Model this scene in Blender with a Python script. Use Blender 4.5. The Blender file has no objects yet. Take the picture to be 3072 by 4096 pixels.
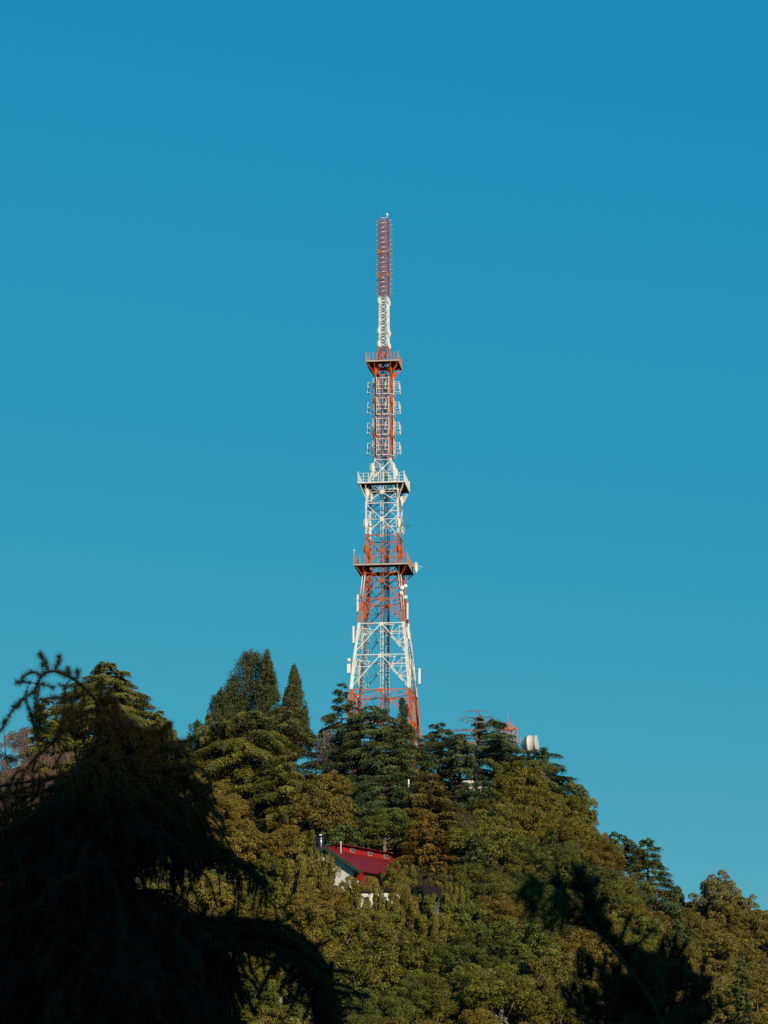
import bpy, math, random
import numpy as np
from mathutils import Vector, Matrix

PI = math.pi
R = math.radians
scene = bpy.context.scene
COL = scene.collection
F = 9500.0                      # focal length in pixels of the 3072 x 4096 photograph
PITCH = R(13.4)
CP, SP = math.cos(PITCH), math.sin(PITCH)

def at(px, py, Y):
    cx = (px - 1536) / F; cy = (2048 - py) / F
    d = (cx, CP - cy * SP, SP + cy * CP)
    s = Y / d[1]
    return Vector((d[0] * s, Y, d[2] * s))

def proj(p):
    dep = p[1] * CP + p[2] * SP
    up = -p[1] * SP + p[2] * CP
    return 1536 + F * p[0] / dep, 2048 - F * up / dep

# ------------------------------------------------------------------ helpers
def tag(o, label=None, cat=None, group=None, kind=None):
    if label: o['label'] = label
    if cat: o['category'] = cat
    if group: o['group'] = group
    if kind: o['kind'] = kind
    return o

def empty(name, loc, rz=0.0):
    o = bpy.data.objects.new(name, None)
    COL.objects.link(o); o.location = loc; o.rotation_euler = (0, 0, rz)
    o.empty_display_size = 0.5
    return o

def link(name, me, parent=None, loc=(0, 0, 0)):
    o = bpy.data.objects.new(name, me)
    COL.objects.link(o); o.location = loc
    if parent is not None: o.parent = parent
    return o

class MB:
    def __init__(s): s.v = []; s.f = []; s.m = []; s.smooth = []
    def add(s, vs, fs, mi=0, sm=False):
        b = len(s.v); s.v += [tuple(v) for v in vs]
        for f in fs: s.f.append(tuple(i + b for i in f)); s.m.append(mi); s.smooth.append(sm)
    def box(s, c, d, rz=0.0, mi=0):
        x, y, z = d[0] / 2, d[1] / 2, d[2] / 2
        ca, sa = math.cos(rz), math.sin(rz)
        vs = []
        for (a, b, e) in ((-x,-y,-z),(x,-y,-z),(x,y,-z),(-x,y,-z),(-x,-y,z),(x,-y,z),(x,y,z),(-x,y,z)):
            vs.append((c[0] + a*ca - b*sa, c[1] + a*sa + b*ca, c[2] + e))
        s.add(vs, [(0,3,2,1),(4,5,6,7),(0,1,5,4),(1,2,6,5),(2,3,7,6),(3,0,4,7)], mi)
    def beam(s, a, b, w, t=None, mi=0, n=4, w2=None):
        a = Vector(a); b = Vector(b); d = b - a
        if d.length < 1e-6: return
        d.normalize()
        up = Vector((0, 0, 1)) if abs(d.z) < 0.98 else Vector((0, 1, 0))
        u = d.cross(up).normalized(); v = u.cross(d).normalized()
        t = t or w; w2 = w2 or w; t2 = t * w2 / w
        vs = []
        if n == 4:
            ring = [(-.5,-.5),(.5,-.5),(.5,.5),(-.5,.5)]
        else:
            ring = [(.5*math.cos(2*PI*k/n), .5*math.sin(2*PI*k/n)) for k in range(n)]
        for p, ww, tt in ((a, w, t), (b, w2, t2)):
            for (i, j) in ring: vs.append(p + u * (i*ww) + v * (j*tt))
        fs = [(k, (k+1) % n, (k+1) % n + n, k + n) for k in range(n)]
        fs += [tuple(range(n))[::-1], tuple(range(n, 2*n))]
        s.add(vs, fs, mi, n > 4)
    def tube(s, pts, rads, n=6, mi=0):
        for i in range(len(pts) - 1):
            s.beam(pts[i], pts[i+1], 2*rads[i], n=n, w2=2*rads[i+1], mi=mi)
    def lathe(s, prof, c, ax, n=16, mi=0):   # prof: (dist along axis, radius)
        ax = Vector(ax).normalized(); c = Vector(c)
        up = Vector((0, 0, 1)) if abs(ax.z) < 0.9 else Vector((0, 1, 0))
        u = ax.cross(up).normalized(); v = u.cross(ax).normalized()
        vs = []
        for (h, r) in prof:
            for k in range(n):
                a = 2*PI*k/n
                vs.append(c + ax*h + (u*math.cos(a) + v*math.sin(a))*max(r, 1e-4))
        fs = []
        for i in range(len(prof) - 1):
            for k in range(n):
                fs.append((i*n+k, i*n+(k+1)%n, (i+1)*n+(k+1)%n, (i+1)*n+k))
        s.add(vs, fs, mi, True)
    def mesh(s, name, mats):
        me = bpy.data.meshes.new(name)
        me.from_pydata(s.v, [], s.f)
        for m in (mats if isinstance(mats, (list, tuple)) else [mats]): me.materials.append(m)
        me.polygons.foreach_set('material_index', s.m)
        me.polygons.foreach_set('use_smooth', s.smooth)
        me.update()
        return me
    def build(s, name, mats, parent=None, loc=(0, 0, 0)):
        return link(name, s.mesh(name, mats), parent, loc)

def np_mesh(name, V, k, mat, var=None):
    """V: (n*k,3) vertices, every k of them one face"""
    V = np.asarray(V, dtype=np.float32); nf = len(V) // k
    me = bpy.data.meshes.new(name)
    me.vertices.add(len(V)); me.vertices.foreach_set('co', V.ravel())
    me.loops.add(len(V)); me.loops.foreach_set('vertex_index', np.arange(len(V), dtype=np.int32))
    me.polygons.add(nf)
    me.polygons.foreach_set('loop_start', np.arange(0, len(V), k, dtype=np.int32))
    me.update(calc_edges=True)
    if var is not None:
        a = me.attributes.new('var', 'FLOAT', 'POINT')
        a.data.foreach_set('value', np.repeat(np.asarray(var, dtype=np.float32), k))
    me.materials.append(mat)
    return me

def norm(a):
    return a / np.maximum(np.linalg.norm(a, axis=1, keepdims=True), 1e-9)

def leaf_quads(C, N, T, L, W):
    """centres, normals, long direction hint, lengths, widths -> diamond leaf quads"""
    N = norm(N); T = norm(T - N * (T * N).sum(1, keepdims=True))
    B = np.cross(N, T)
    L = np.asarray(L)[:, None] / 2; W = np.asarray(W)[:, None] / 2
    V = np.stack([C - T*L, C + B*W, C + T*L, C - B*W], axis=1)
    return V.reshape(-1, 3)

# ------------------------------------------------------------------ materials
def mat(name, color, rough=0.7, spec=0.3, metal=0.0, noise=0.0, nscale=3.0, second=None):
    m = bpy.data.materials.new(name); m.use_nodes = True
    nt = m.node_tree; b = nt.nodes['Principled BSDF']
    b.inputs['Roughness'].default_value = rough
    b.inputs['Specular IOR Level'].default_value = spec
    b.inputs['Metallic'].default_value = metal
    b.inputs['Base Color'].default_value = (*color, 1)
    if noise > 0:
        tc = nt.nodes.new('ShaderNodeTexCoord')
        n = nt.nodes.new('ShaderNodeTexNoise'); n.inputs['Scale'].default_value = nscale; n.inputs['Detail'].default_value = 6
        r = nt.nodes.new('ShaderNodeValToRGB')
        r.color_ramp.elements[0].position = 0.35; r.color_ramp.elements[1].position = 0.7
        c2 = second or tuple(c * (1 - noise) for c in color)
        r.color_ramp.elements[0].color = (*c2, 1); r.color_ramp.elements[1].color = (*color, 1)
        nt.links.new(tc.outputs['Object'], n.inputs['Vector'])
        nt.links.new(n.outputs['Fac'], r.inputs['Fac']); nt.links.new(r.outputs['Color'], b.inputs['Base Color'])
    return m

def foliage(name, dark, light, rough=0.55, spec=0.35, trans=0.0):
    """leaf colour varies leaf by leaf (attribute) and tree by tree (object colour)"""
    m = bpy.data.materials.new(name); m.use_nodes = True
    nt = m.node_tree; b = nt.nodes['Principled BSDF']
    b.inputs['Roughness'].default_value = rough
    b.inputs['Specular IOR Level'].default_value = spec
    a = nt.nodes.new('ShaderNodeAttribute'); a.attribute_name = 'var'
    r = nt.nodes.new('ShaderNodeValToRGB')
    r.color_ramp.elements[0].color = (*dark, 1); r.color_ramp.elements[1].color = (*light, 1)
    oi = nt.nodes.new('ShaderNodeObjectInfo')
    mx = nt.nodes.new('ShaderNodeMix'); mx.data_type = 'RGBA'; mx.blend_type = 'MULTIPLY'
    mx.inputs[0].default_value = 1.0
    nt.links.new(a.outputs['Fac'], r.inputs['Fac'])
    nt.links.new(r.outputs['Color'], mx.inputs[6]); nt.links.new(oi.outputs['Color'], mx.inputs[7])
    nt.links.new(mx.outputs[2], b.inputs['Base Color'])
    if trans > 0:
        t = nt.nodes.new('ShaderNodeBsdfTranslucent'); ms = nt.nodes.new('ShaderNodeMixShader')
        ms.inputs[0].default_value = trans
        nt.links.new(mx.outputs[2], t.inputs['Color'])
        nt.links.new(b.outputs[0], ms.inputs[1]); nt.links.new(t.outputs[0], ms.inputs[2])
        nt.links.new(ms.outputs[0], nt.nodes['Material Output'].inputs['Surface'])
    return m

M = {}
M['oak'] = foliage('oak_leaf', (.092, .080, .014), (.28, .236, .038), 0.55, 0.2, 0.2)
M['cedar'] = foliage('cedar_needle', (.048, .062, .018), (.185, .182, .042), 0.6, 0.3)
M['cypress'] = foliage('cypress_scale', (.036, .048, .013), (.108, .116, .028), 0.6, 0.3)
M['dry'] = foliage('dry_twig', (.10, .065, .045), (.30, .20, .15), 0.8, 0.2)
M['near'] = foliage('dark_needle', (.050, .044, .014), (.17, .135, .042), 0.7, 0.15, 0.3)
M['bark'] = mat('bark', (.085, .055, .035), 0.9, 0.1, noise=.5, nscale=5)
M['redbark'] = mat('red_bark', (.15, .07, .035), 0.9, 0.1, noise=.5, nscale=5)
M['graybark'] = mat('grey_bark', (.26, .22, .18), 0.9, 0.1, noise=.4, nscale=5)
M['darkbark'] = mat('dark_bark', (.014, .011, .009), 0.9, 0.1, noise=.4, nscale=20)
M['white'] = mat('white_paint', (.78, .75, .67), 0.5, 0.4, noise=.14, nscale=1.3)
M['dish'] = mat('white_radome', (.80, .78, .70), 0.5, 0.4)
M['orange'] = mat('orange_paint', (.62, .11, .008), 0.5, 0.4, noise=.25, nscale=1.3)
M['steel'] = mat('dark_steel', (.045, .04, .045), 0.6, 0.3)
M['grey'] = mat('galvanised_steel', (.30, .28, .27), 0.5, 0.4, metal=.3, noise=.3)
M['cable'] = mat('cable_jacket', (.05, .045, .045), 0.6, 0.3)
M['fadedorange'] = mat('faded_orange_paint', (.62, .26, .15), .6, .3, noise=.35, nscale=2)
M['cream'] = mat('weathered_cream_paint', (.62, .50, .38), .6, .3, noise=.3, nscale=2)
M['deck'] = mat('deck_steel', (.07, .05, .05), 0.7, 0.2, noise=.4, nscale=2)
M['roof'] = mat('red_roof_sheet', (.22, .016, .022), 0.55, 0.3, noise=.35, nscale=.8)
M['redwall'] = mat('red_wall_paint', (.40, .018, .016), 0.6, 0.3, noise=.3)
M['brick'] = mat('brick_red_wall', (.20, .04, .03), .8, .2, noise=.3, nscale=2)
M['green'] = mat('green_board', (.02, .07, .035), 0.6, 0.3)
M['wall'] = mat('white_wall', (.78, .76, .68), 0.8, 0.2, noise=.1)
M['glass'] = mat('window_glass', (.05, .06, .08), 0.1, 0.8)
M['tank'] = mat('black_tank', (.012, .014, .02), 0.25, 0.6)
M['darkroof'] = mat('dark_roof_sheet', (.035, .020, .018), 0.8, 0.1, noise=.4)
M['bluegrey'] = mat('blue_grey_wall', (.10, .14, .16), 0.8, 0.2)

# ------------------------------------------------------------------ terrain
YR = 440.0
ridge_px = [-1500,-600, 0, 400, 800,1100,1300,1700,2000,2200,2350,2550,2750,3072,3700,4600]
ridge_py = [3150,3120,3120,3085,3110,3125,3130,3135,3185,3270,3400,3585,3700,3800,3960,4200]
rx = [at(a, b, YR).x for a, b in zip(ridge_px, ridge_py)]
rz_ = [at(a, b, YR).z for a, b in zip(ridge_px, ridge_py)]
def vn(x, y, s):
    return (math.sin(x/s*1.7 + 1.3*math.sin(y/s*1.1)) + math.sin(y/s*1.9 + 1.7*math.sin(x/s*.9 + 2))) * .5
def ground(x, y):
    zr = float(np.interp(x, rx, rz_))
    if y < 428: far = zr - 0.47 * (428 - y)
    elif y < 462: far = zr
    else: far = zr - 0.45 * (y - 462)
    far += vn(x, y, 23) * 1.0 * min(1, abs(y - 442) / 40)
    if y > 0: near = -1.75 - 0.10 * y - 0.0022 * y * y
    elif y > -420: near = -1.75 - 0.52 * y  # unseen slope behind the camera, raised to keep the near trees in shade
    else: near = -1.75 + 218.4 - .5 * (-420 - y)
    near = max(near, -60)
    far = max(far, -60)
    m = max(near, far); d = abs(near - far)
    return m + max(0, 6 - d) ** 2 / 24.0 * (0 if y < 40 else 1)

def make_terrain():
    xs = sorted(set([-3000,-1500,-800,-500,-350] + list(range(-250, 251, 5)) + [350,500,800,1500,3000]))
    ys = sorted(set([-3000,-1500,-800,-500,-350,-250] + list(range(-200, 521, 5)) + [600,800,1200,2000,3500]))
    vs = [(x, y, ground(x, y)) for y in ys for x in xs]
    n = len(xs); fs = []
    for j in range(len(ys) - 1):
        for i in range(n - 1):
            fs.append((j*n+i, j*n+i+1, (j+1)*n+i+1, (j+1)*n+i))
    me = bpy.data.meshes.new('hillside'); me.from_pydata(vs, [], fs)
    me.polygons.foreach_set('use_smooth', [True] * len(fs))
    me.materials.append(mat('forest_floor', (.060, .045, .020), .95, .1, noise=.6, nscale=.4, second=(.022, .024, .009)))
    me.update()
    return tag(link('hillside', me), 'steep hillside under the woods with the ridge carrying the towers', kind='structure')
make_terrain()

# ------------------------------------------------------------------ tree meshes
def rng_of(seed): return np.random.default_rng(seed)

def oak_mesh(name, seed, Rr=5.0, Hc=6.5, leaves=17000, clumps=100, leaf=(.19, .33)):
    """crown occupying z from about 1 to Hc+2; lumpy, with holes"""
    g = rng_of(seed)
    cs = []
    nlobe = 7
    lob = [(0, 0, Hc*.55, .66), (0, 0, Hc*.2, .7)]
    for k in range(nlobe):
        a = 2*PI*k/nlobe + g.uniform(-.4, .4); rr = Rr*g.uniform(.42, .62)
        lob.append((rr*math.cos(a), rr*math.sin(a), Hc*g.uniform(.05, .66), g.uniform(.36, .52)))
    while len(cs) < clumps:
        l = lob[g.integers(len(lob))]
        d = g.normal(size=3); d /= np.linalg.norm(d)
        if d[2] < -.45: continue
        r = l[3]*Rr*g.uniform(.75, 1.0)
        cs.append((l[0] + d[0]*r, l[1] + d[1]*r, max(.3, l[2] + 1.0 + d[2]*r*.9), g.uniform(.5, 1.0)))
    cs = np.array(cs)
    w = cs[:, 3]**2; idx = g.choice(len(cs), size=leaves, p=w/w.sum())
    D = norm(g.normal(size=(leaves, 3))); D[:, 2] = np.abs(D[:, 2]) * np.where(g.random(leaves) < .78, 1, -1)
    rad = cs[idx, 3] * g.uniform(.72, 1.06, leaves)
    C = cs[idx, :3] + D * rad[:, None] * np.array([1, 1, .8])
    N = D*.9 + g.normal(size=(leaves, 3))*.62 + np.array([0, 0, .25])
    T = g.normal(size=(leaves, 3))
    L = g.uniform(leaf[0], leaf[1], leaves)
    var = np.clip(.45 + .22*g.normal(size=leaves) + .16*g.normal(size=len(cs))[idx] + np.where(g.random(leaves) < .02, .4, 0), 0, 1)  # a few leaves coloured brighter to stand for glints
    me = np_mesh(name, leaf_quads(C, N, T, L, L*g.uniform(.55, .85, leaves)), 4, M['oak'], var)
    b = MB()
    b.tube([(0,0,-1.5),(0.1,0,1.5),(-.1,.1,3.2),(0,0,Hc*.75)], [.38,.30,.22,.08], 7)
    for l in lob[2:]:
        b.tube([(0,0,1.4+g.uniform(0,1.2)), (l[0]*.45, l[1]*.45, l[2]*.7), (l[0], l[1], l[2]+.8), (l[0]*1.1, l[1]*1.1, l[2]+1.4)], [.15,.10,.06,.02], 5)
    return me, b.mesh(name + '_wood', M['graybark'])

def cedar_mesh(name, seed, H, W, t0=.12, prof='cone', step=.95, per=8, dens=44, bark='bark', droop=.24, bare_top=0.0, lean=0.0, leaf=(.24, .46), sag=1.25):
    g = rng_of(seed); b = MB(); W = W*1.16; dens = dens*1.7; step = step*1.12
    Cs, Ns, Ts, Vs = [], [], [], []
    def P(t):
        if prof == 'cone': return max(.04, (1 - t)) ** .62
        if prof == 'flat': return min(1.0, max(.04, (1 - t) / .45)) ** .6
        if prof == 'dome': return math.sqrt(max(.02, 1 - max(0, (t - .25) / .75) ** 2))
        if prof == 'narrow': return max(.06, 1 - t) ** .9
        return 1
    tr = lambda z: Vector((lean * (z/H)**2 * H, 0, z))
    zs = t0 * H; lev = 0
    b.tube([tr(-1.5), tr(H*.3), tr(H*.65), tr(H)], [W*.025+.08, W*.019+.06, .09, .02], 7)
    while zs < H*.985:
        t = zs / H; Lm = W/2*P(t)
        n = per if Lm > 1.2 else 5
        a0 = g.uniform(0, 2*PI)
        skip = g.random(n)
        for k in range(n):
            if skip[k] < .12: continue
            az = a0 + 2*PI*k/n + g.uniform(-.35, .35)
            L = Lm * g.uniform(.55, 1.12)
            zb = zs + g.uniform(-.3, .3)*step
            rise = g.uniform(.05, .22); dr = droop*g.uniform(.7, 1.3)
            ca, sa = math.cos(az), math.sin(az)
            base = tr(zb)
            pts = []
            for s in (0, .25, .5, .75, 1):
                pts.append(Vector((base.x + ca*L*s, base.y + sa*L*s, zb + L*(rise*s - dr*s*s*s))))
            b.tube(pts, [.03+.010*L, .02+.007*L, .015+.004*L, .015, .008], 4)
            if bare_top and t > 1 - bare_top:
                for q in range(int(6 + L*6)):
                    s = g.uniform(.2, 1); lat = g.uniform(-.3, .3)*L*.7
                    p0 = Vector((base.x + ca*L*s, base.y + sa*L*s, zb + L*(rise*s - dr*s**3)))
                    p1 = p0 + Vector((ca*.5 - sa*lat, sa*.5 + ca*lat, g.uniform(-.25, .05)))
                    b.beam(p0, p1, .035, n=4, w2=.015)
                if g.random() < .8: continue
            m = int(dens * L * (0.6 + .12*L)) + 10
            s = g.uniform(.22, 1.05, m) ** .75
            wl = (.10 + .26*L) * np.sin(np.clip(s, 0, 1)*PI*.8 + .35)
            # side sprays: leaf pads gathered on a few lateral twigs
            nt_ = max(4, int(L*3.2)); tw = g.uniform(-1, 1, nt_); ts = g.uniform(.25, 1.0, nt_)
            ti = g.integers(0, nt_, m)
            lat = tw[ti]*wl*g.uniform(.25, 1.1, m) + g.normal(size=m)*.08
            s = .45*s + .55*np.clip(ts[ti] + g.normal(size=m)*.05 + .12*np.abs(lat)/max(L, .5), 0.1, 1.05)
            hang = -np.abs(g.normal(size=m))*(.14 + .05*min(L, 4))*sag*min(1, .25 + L/2.6)
            x = base.x + ca*L*s - sa*lat
            y = base.y + sa*L*s + ca*lat
            z = zb + L*(rise*s - dr*s**3) - .20*np.abs(lat) + hang + .05
            Cs.append(np.stack([x, y, z], 1))
            Ns.append(np.stack([ca*.55*s + g.normal(size=m)*.42, sa*.55*s + g.normal(size=m)*.42, np.full(m, .75)], 1))
            Ts.append(np.stack([ca*1.0 - sa*np.sign(lat)*.9, sa*1.0 + ca*np.sign(lat)*.9, -.35 - .8*s*dr + hang], 1) + g.normal(size=(m, 3))*.25)
            Vs.append(np.clip(.45 + g.normal()*.14 + g.normal(size=m)*.2 + hang*.5, 0, 1))
        zs += step*g.uniform(.75, 1.25)*(.42 if Lm < 1.2 else .62 if Lm < 2.2 else 1.0); lev += 1
    C = np.concatenate(Cs); N = np.concatenate(Ns); T = np.concatenate(Ts)
    L = g.uniform(leaf[0], leaf[1], len(C))
    me = np_mesh(name, leaf_quads(C, N, T, L, L*.46), 4, M['cedar'], np.concatenate(Vs))
    return me, b.mesh(name + '_wood', M[bark])

def cypress_mesh(name, seed, H, W, t0=.05, clumps=330, leaves=17000, power=.62, peaks=None, leaf=(.20, .38)):
    g = rng_of(seed); leaves = int(leaves*2.1); clumps = int(clumps*1.35)
    cs = []; power = power*.86; W = W*1.06
    peaks = peaks or [(0, 0, 1.0, 1.0)]
    while len(cs) < clumps:
        pk = peaks[g.integers(len(peaks))]
        t = g.random() * .985
        Hh = H*pk[2]; z = t0*H + t*(Hh - t0*H)
        rr = W/2*pk[3]*max(.03, (1 - t))**power*(.35+.65*min(1, t/.12 + .3))
        a = g.uniform(0, 2*PI); rj = rr*(g.uniform(.72, 1.08) if g.random() < .72 else g.uniform(.1, .6))
        cs.append((pk[0] + rj*math.cos(a), pk[1] + rj*math.sin(a), z, g.uniform(.045, .12)*(W*.4 + 4.5)*(1 - .35*t)))
    cs = np.array(cs)
    fl = [(0.0, 0.0, H*q, .55) for q in np.linspace(.3, .9, 26)] + [(g.normal()*.12, g.normal()*.12, H*q, .30*(1.06 - q)/.12 + .1) for q in np.linspace(.93, 1.03, 9)]
    cs = np.concatenate([cs, np.array([(pk[0], pk[1], f[2]*pk[2], f[3]) for pk in peaks for f in fl])])
    w = cs[:, 3]**2; idx = g.choice(len(cs), size=leaves, p=w/w.sum())
    D = norm(g.normal(size=(leaves, 3)))
    C = cs[idx, :3] + D*(cs[idx, 3]*g.uniform(.5, 1.1, leaves))[:, None]*np.array([1, 1, 1.5])
    N = D + g.normal(size=(leaves, 3))*.5
    T = np.stack([D[:, 0]*.3, D[:, 1]*.3, np.full(leaves, 1.)], 1) + g.normal(size=(leaves, 3))*.35
    L = g.uniform(leaf[0], leaf[1], leaves)
    var = np.clip(.45 + .18*g.normal(size=leaves) + .15*g.normal(size=len(cs))[idx], 0, 1)
    me = np_mesh(name, leaf_quads(C, N, T, L, L*.5), 4, M['cypress'], var)
    b = MB()
    for pk in peaks:
        b.tube([(pk[0]*.3, pk[1]*.3, -1.5), (pk[0]*.8, pk[1]*.8, H*.3), (pk[0], pk[1], H*pk[2]*.97)], [.3, .22, .04], 6)
    return me, b.mesh(name + '_wood', M['redbark'])

def bare_mesh(name, seed, H, W, bark='redbark', twigs=2600, trunks=3):
    """half dry weeping tree: heavy limbs and hanging twigs"""
    g = rng_of(seed); b = MB(); tips = []
    for k in range(trunks):
        a = 2*PI*k/trunks + .4; ox = math.cos(a); oy = math.sin(a)
        p0 = Vector((ox*.25, oy*.25, -1.2)); p1 = Vector((ox*W*.08, oy*W*.08, H*.28)); p2 = Vector((ox*W*.17 + g.normal()*.6, oy*W*.2, H*.6)); p3 = Vector((ox*W*.27 + g.normal()*.8, oy*W*.26, H*g.uniform(.78, .97)))
        b.tube([p0, p0.lerp(p1, .5) + Vector((g.normal()*.25, 0, 0)), p1, p1.lerp(p2, .5) + Vector((g.normal()*.4, 0, 0)), p2, p3], [.34, .30, .26, .20, .14, .04], 7)
        for q in range(16):
            s = g.uniform(.15, 1); p = p1.lerp(p2, min(1, s*2)) if s < .5 else p2.lerp(p3, s*2-1)
            az = g.uniform(0, 2*PI); L = W*.34*g.uniform(.5, 1.1)*(1.1 - .5*s)
            e = p + Vector((math.cos(az)*L, math.sin(az)*L, L*g.uniform(-.1, .45)))
            mid = p.lerp(e, .5) + Vector((0, 0, .12*L))
            b.tube([p, mid, e], [.09, .055, .02], 5)
            tips.append((p, mid, e))
    n = twigs; ti = g.integers(0, len(tips), n); u = g.uniform(.15, 1, n)
    A = np.array([[*t[0]] for t in tips])[ti]; Mi = np.array([[*t[1]] for t in tips])[ti]; E = np.array([[*t[2]] for t in tips])[ti]
    u = u[:, None]; P0 = (1-u)**2*A + 2*u*(1-u)*Mi + u*u*E + g.normal(size=(n, 3))*np.array([.25, .25, .12])
    Lw = g.uniform(.5, 1.7, n)
    T = np.stack([g.normal(size=n)*.2, g.normal(size=n)*.2, -np.ones(n)], 1)
    C = P0 + norm(T)*(Lw/2)[:, None]
    N = g.normal(size=(n, 3))
    V = leaf_quads(C, N, T, Lw, np.full(n, .05))
    m2 = n*2; i2 = g.integers(0, n, m2)
    C2 = P0[i2] + norm(T)[i2]*(Lw[i2]*g.random(m2))[:, None] + g.normal(size=(m2, 3))*.08
    V2 = leaf_quads(C2, g.normal(size=(m2, 3)), g.normal(size=(m2, 3)), g.uniform(.1, .2, m2), g.uniform(.05, .1, m2))
    me = np_mesh(name, np.concatenate([V, V2]), 4, M['dry'], np.clip(g.normal(.45, .2, n + m2), 0, 1))
    return me, b.mesh(name + '_wood', M[bark])

def tree(name, meshes, loc, label, cat='tree', group=None, rz=0.0, sc=(1, 1, 1), col=(1, 1, 1), crown='crown'):
    r = empty(name, loc, rz); r.scale = sc
    tag(r, label, cat, group)
    c = link(crown, meshes[0], r); c.color = (*col, 1)
    link('trunk', meshes[1], r)
    return r

# ------------------------------------------------------------------ ridge conifers: px, top py, width px, Y, ...
seed = [100]
def place(kind, px, py, w, Y, label, name=None, col=(1, 1, 1), group=None, rz=0.0, **kw):
    top = at(px, py, Y); gz = ground(top.x, Y)
    H = top.z - gz; W = w * Y / F
    seed[0] += 1
    fn = dict(cedar=cedar_mesh, cypress=cypress_mesh, bare=bare_mesh)[kind]
    nm = name or dict(cedar='deodar_cedar', cypress='cypress_tree', bare='bare_tree')[kind]
    me = fn(nm + '_crown', seed[0], H, W, **kw)
    print('TREE %s px %d H %.1f W %.1f' % (nm, px, H, W))
    return tree(nm, me, (top.x, Y, gz), label, 'tree', group, rz=rz, col=col)

G1 = 'cedars and cypresses along the ridge'
OL = (1.45, 1.22, .72)     # olive
DK = (.80, .95, .95)
# left group, behind the near conifer
place('cedar', 425, 2645, 560, 395, 'broad olive deodar with flat tiered top behind the near dark conifer', col=OL, prof='flat', t0=.2, per=10, group=G1, dens=60, step=.8)
place('cedar', 190, 2775, 300, 378, 'low olive cedar behind the arching dark branch at left', col=OL, prof='flat', t0=.3, group=G1)
place('cedar', 640, 2830, 260, 380, 'olive cedar at the right foot of the broad flat topped deodar', col=OL, prof='cone', t0=.2, group=G1)
place('bare', 110, 2835, 440, 365, 'half dry weeping tree with reddish trunks and pinkish hanging twigs', name='weeping_tree', col=(1, .95, .9), twigs=9000, trunks=4)
place('cypress', 790, 2888, 115, 425, 'small dark bushy pine alone on the ridge left of the big cypress clump', name='pine_tree', col=(.8, .95, .9), power=.42, clumps=80, leaves=5000, group=G1)
# cypress clump
place('cypress', 1005, 2612, 370, 436, 'tallest broad dark cypress of the clump left of the tower', col=(1, .95, .9), power=.66, clumps=820, leaves=30000, group=G1)
place('cypress', 1070, 2608, 190, 431, 'narrow pointed cypress just right of the tallest broad cypress', col=(.95, .93, .9), power=.95, clumps=360, leaves=17000, group=G1)
place('cypress', 885, 2762, 170, 432, 'lower ragged cypress at the left edge of the cypress clump', col=(.88, .95, .9), power=.45, clumps=240, leaves=12000, group=G1)
place('cypress', 935, 2715, 150, 436, 'small cypress between the lower ragged one and the tallest one', col=(.9, .95, .9), power=.5, clumps=200, leaves=10000, group=G1)
place('cypress', 1178, 2668, 170, 428, 'slender spire cypress standing apart right of the cypress clump', col=(1, .95, .85), power=.98, t0=.18, clumps=420, leaves=19000, group=G1)
# front cedars left
place('cedar', 985, 2830, 440, 412, 'large olive deodar with heavy drooping tiers in front of the cypress clump', col=OL, prof='dome', t0=.08, per=9, dens=50, sag=1.7, droop=.34, step=1.35, group=G1)
place('cedar', 860, 2850, 270, 416, 'olive deodar at the lower left of the cypress clump', col=OL, prof='dome', t0=.1, per=8, dens=48, sag=1.5, droop=.32, step=1.25, group=G1)
place('cedar', 1150, 3010, 300, 402, 'low wide olive deodar on the slope below the spire cypress', col=OL, prof='dome', t0=.02, per=9, dens=50, sag=1.5, droop=.34, step=1.25, group=G1)
place('cedar', 1160, 2780, 270, 420, 'thin tiered deodar with a bare twin trunk in front of the spire cypress', col=(1.25, 1.15, .9), prof='flat', t0=.42, per=6, dens=20, bark='redbark', group=G1)
# centre under the tower
place('cedar', 1368, 2722, 330, 424, 'tall dark deodar at the left foot of the tall tower', col=(.95, 1, .95), prof='cone', t0=.18, per=8, group=G1)
place('cedar', 1480, 2822, 400, 418, 'wide dark deodar in front of the tall tower base', col=DK, prof='dome', t0=.16, per=9, dens=28, group=G1)
place('cedar', 1588, 2868, 290, 414, 'bushy deodar in front of the right tower legs', col=(1.05, 1.05, .9), prof='dome', t0=.1, per=9, dens=28, group=G1)
place('cypress', 1612, 2800, 85, 428, 'small pointed cypress rising before the red lattice of the tower base', col=(.8, .9, .85), power=.5, clumps=110, leaves=6000, group=G1)
place('cedar', 1752, 2892, 220, 436, 'dark deodar right of the orange tower leg', col=(.85, 1, 1), prof='dome', t0=.15, per=8, group=G1)
place('bare', 1316, 2915, 210, 420, 'grey leafless tree in the gap left of the tower cedars', name='bare_tree', bark='graybark', col=(.85, .95, 1), twigs=1500, group=None)
place('cedar', 1540, 3075, 330, 400, 'low dark spreading deodar on the slope below the tower', col=DK, prof='flat', t0=.2, per=9, dens=28, group=G1)
place('cedar', 1715, 3085, 250, 396, 'brownish green deodar on the slope below the orange leg', col=(1.5, 1.05, .75), prof='dome', t0=.05, per=8, group=G1, bark='redbark')
place('cedar', 1705, 3250, 290, 384, 'rusty brown conifer on the slope right of the red roof', col=(1.95, 1.05, .65), prof='cone', t0=.05, per=8, group=G1, bark='redbark')
place('cedar', 1372, 3290, 220, 382, 'small green cedar directly above the red roof', col=(1.2, 1.35, 1.0), prof='dome', t0=.03, per=9, dens=30, sag=1.5, group=G1)
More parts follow.
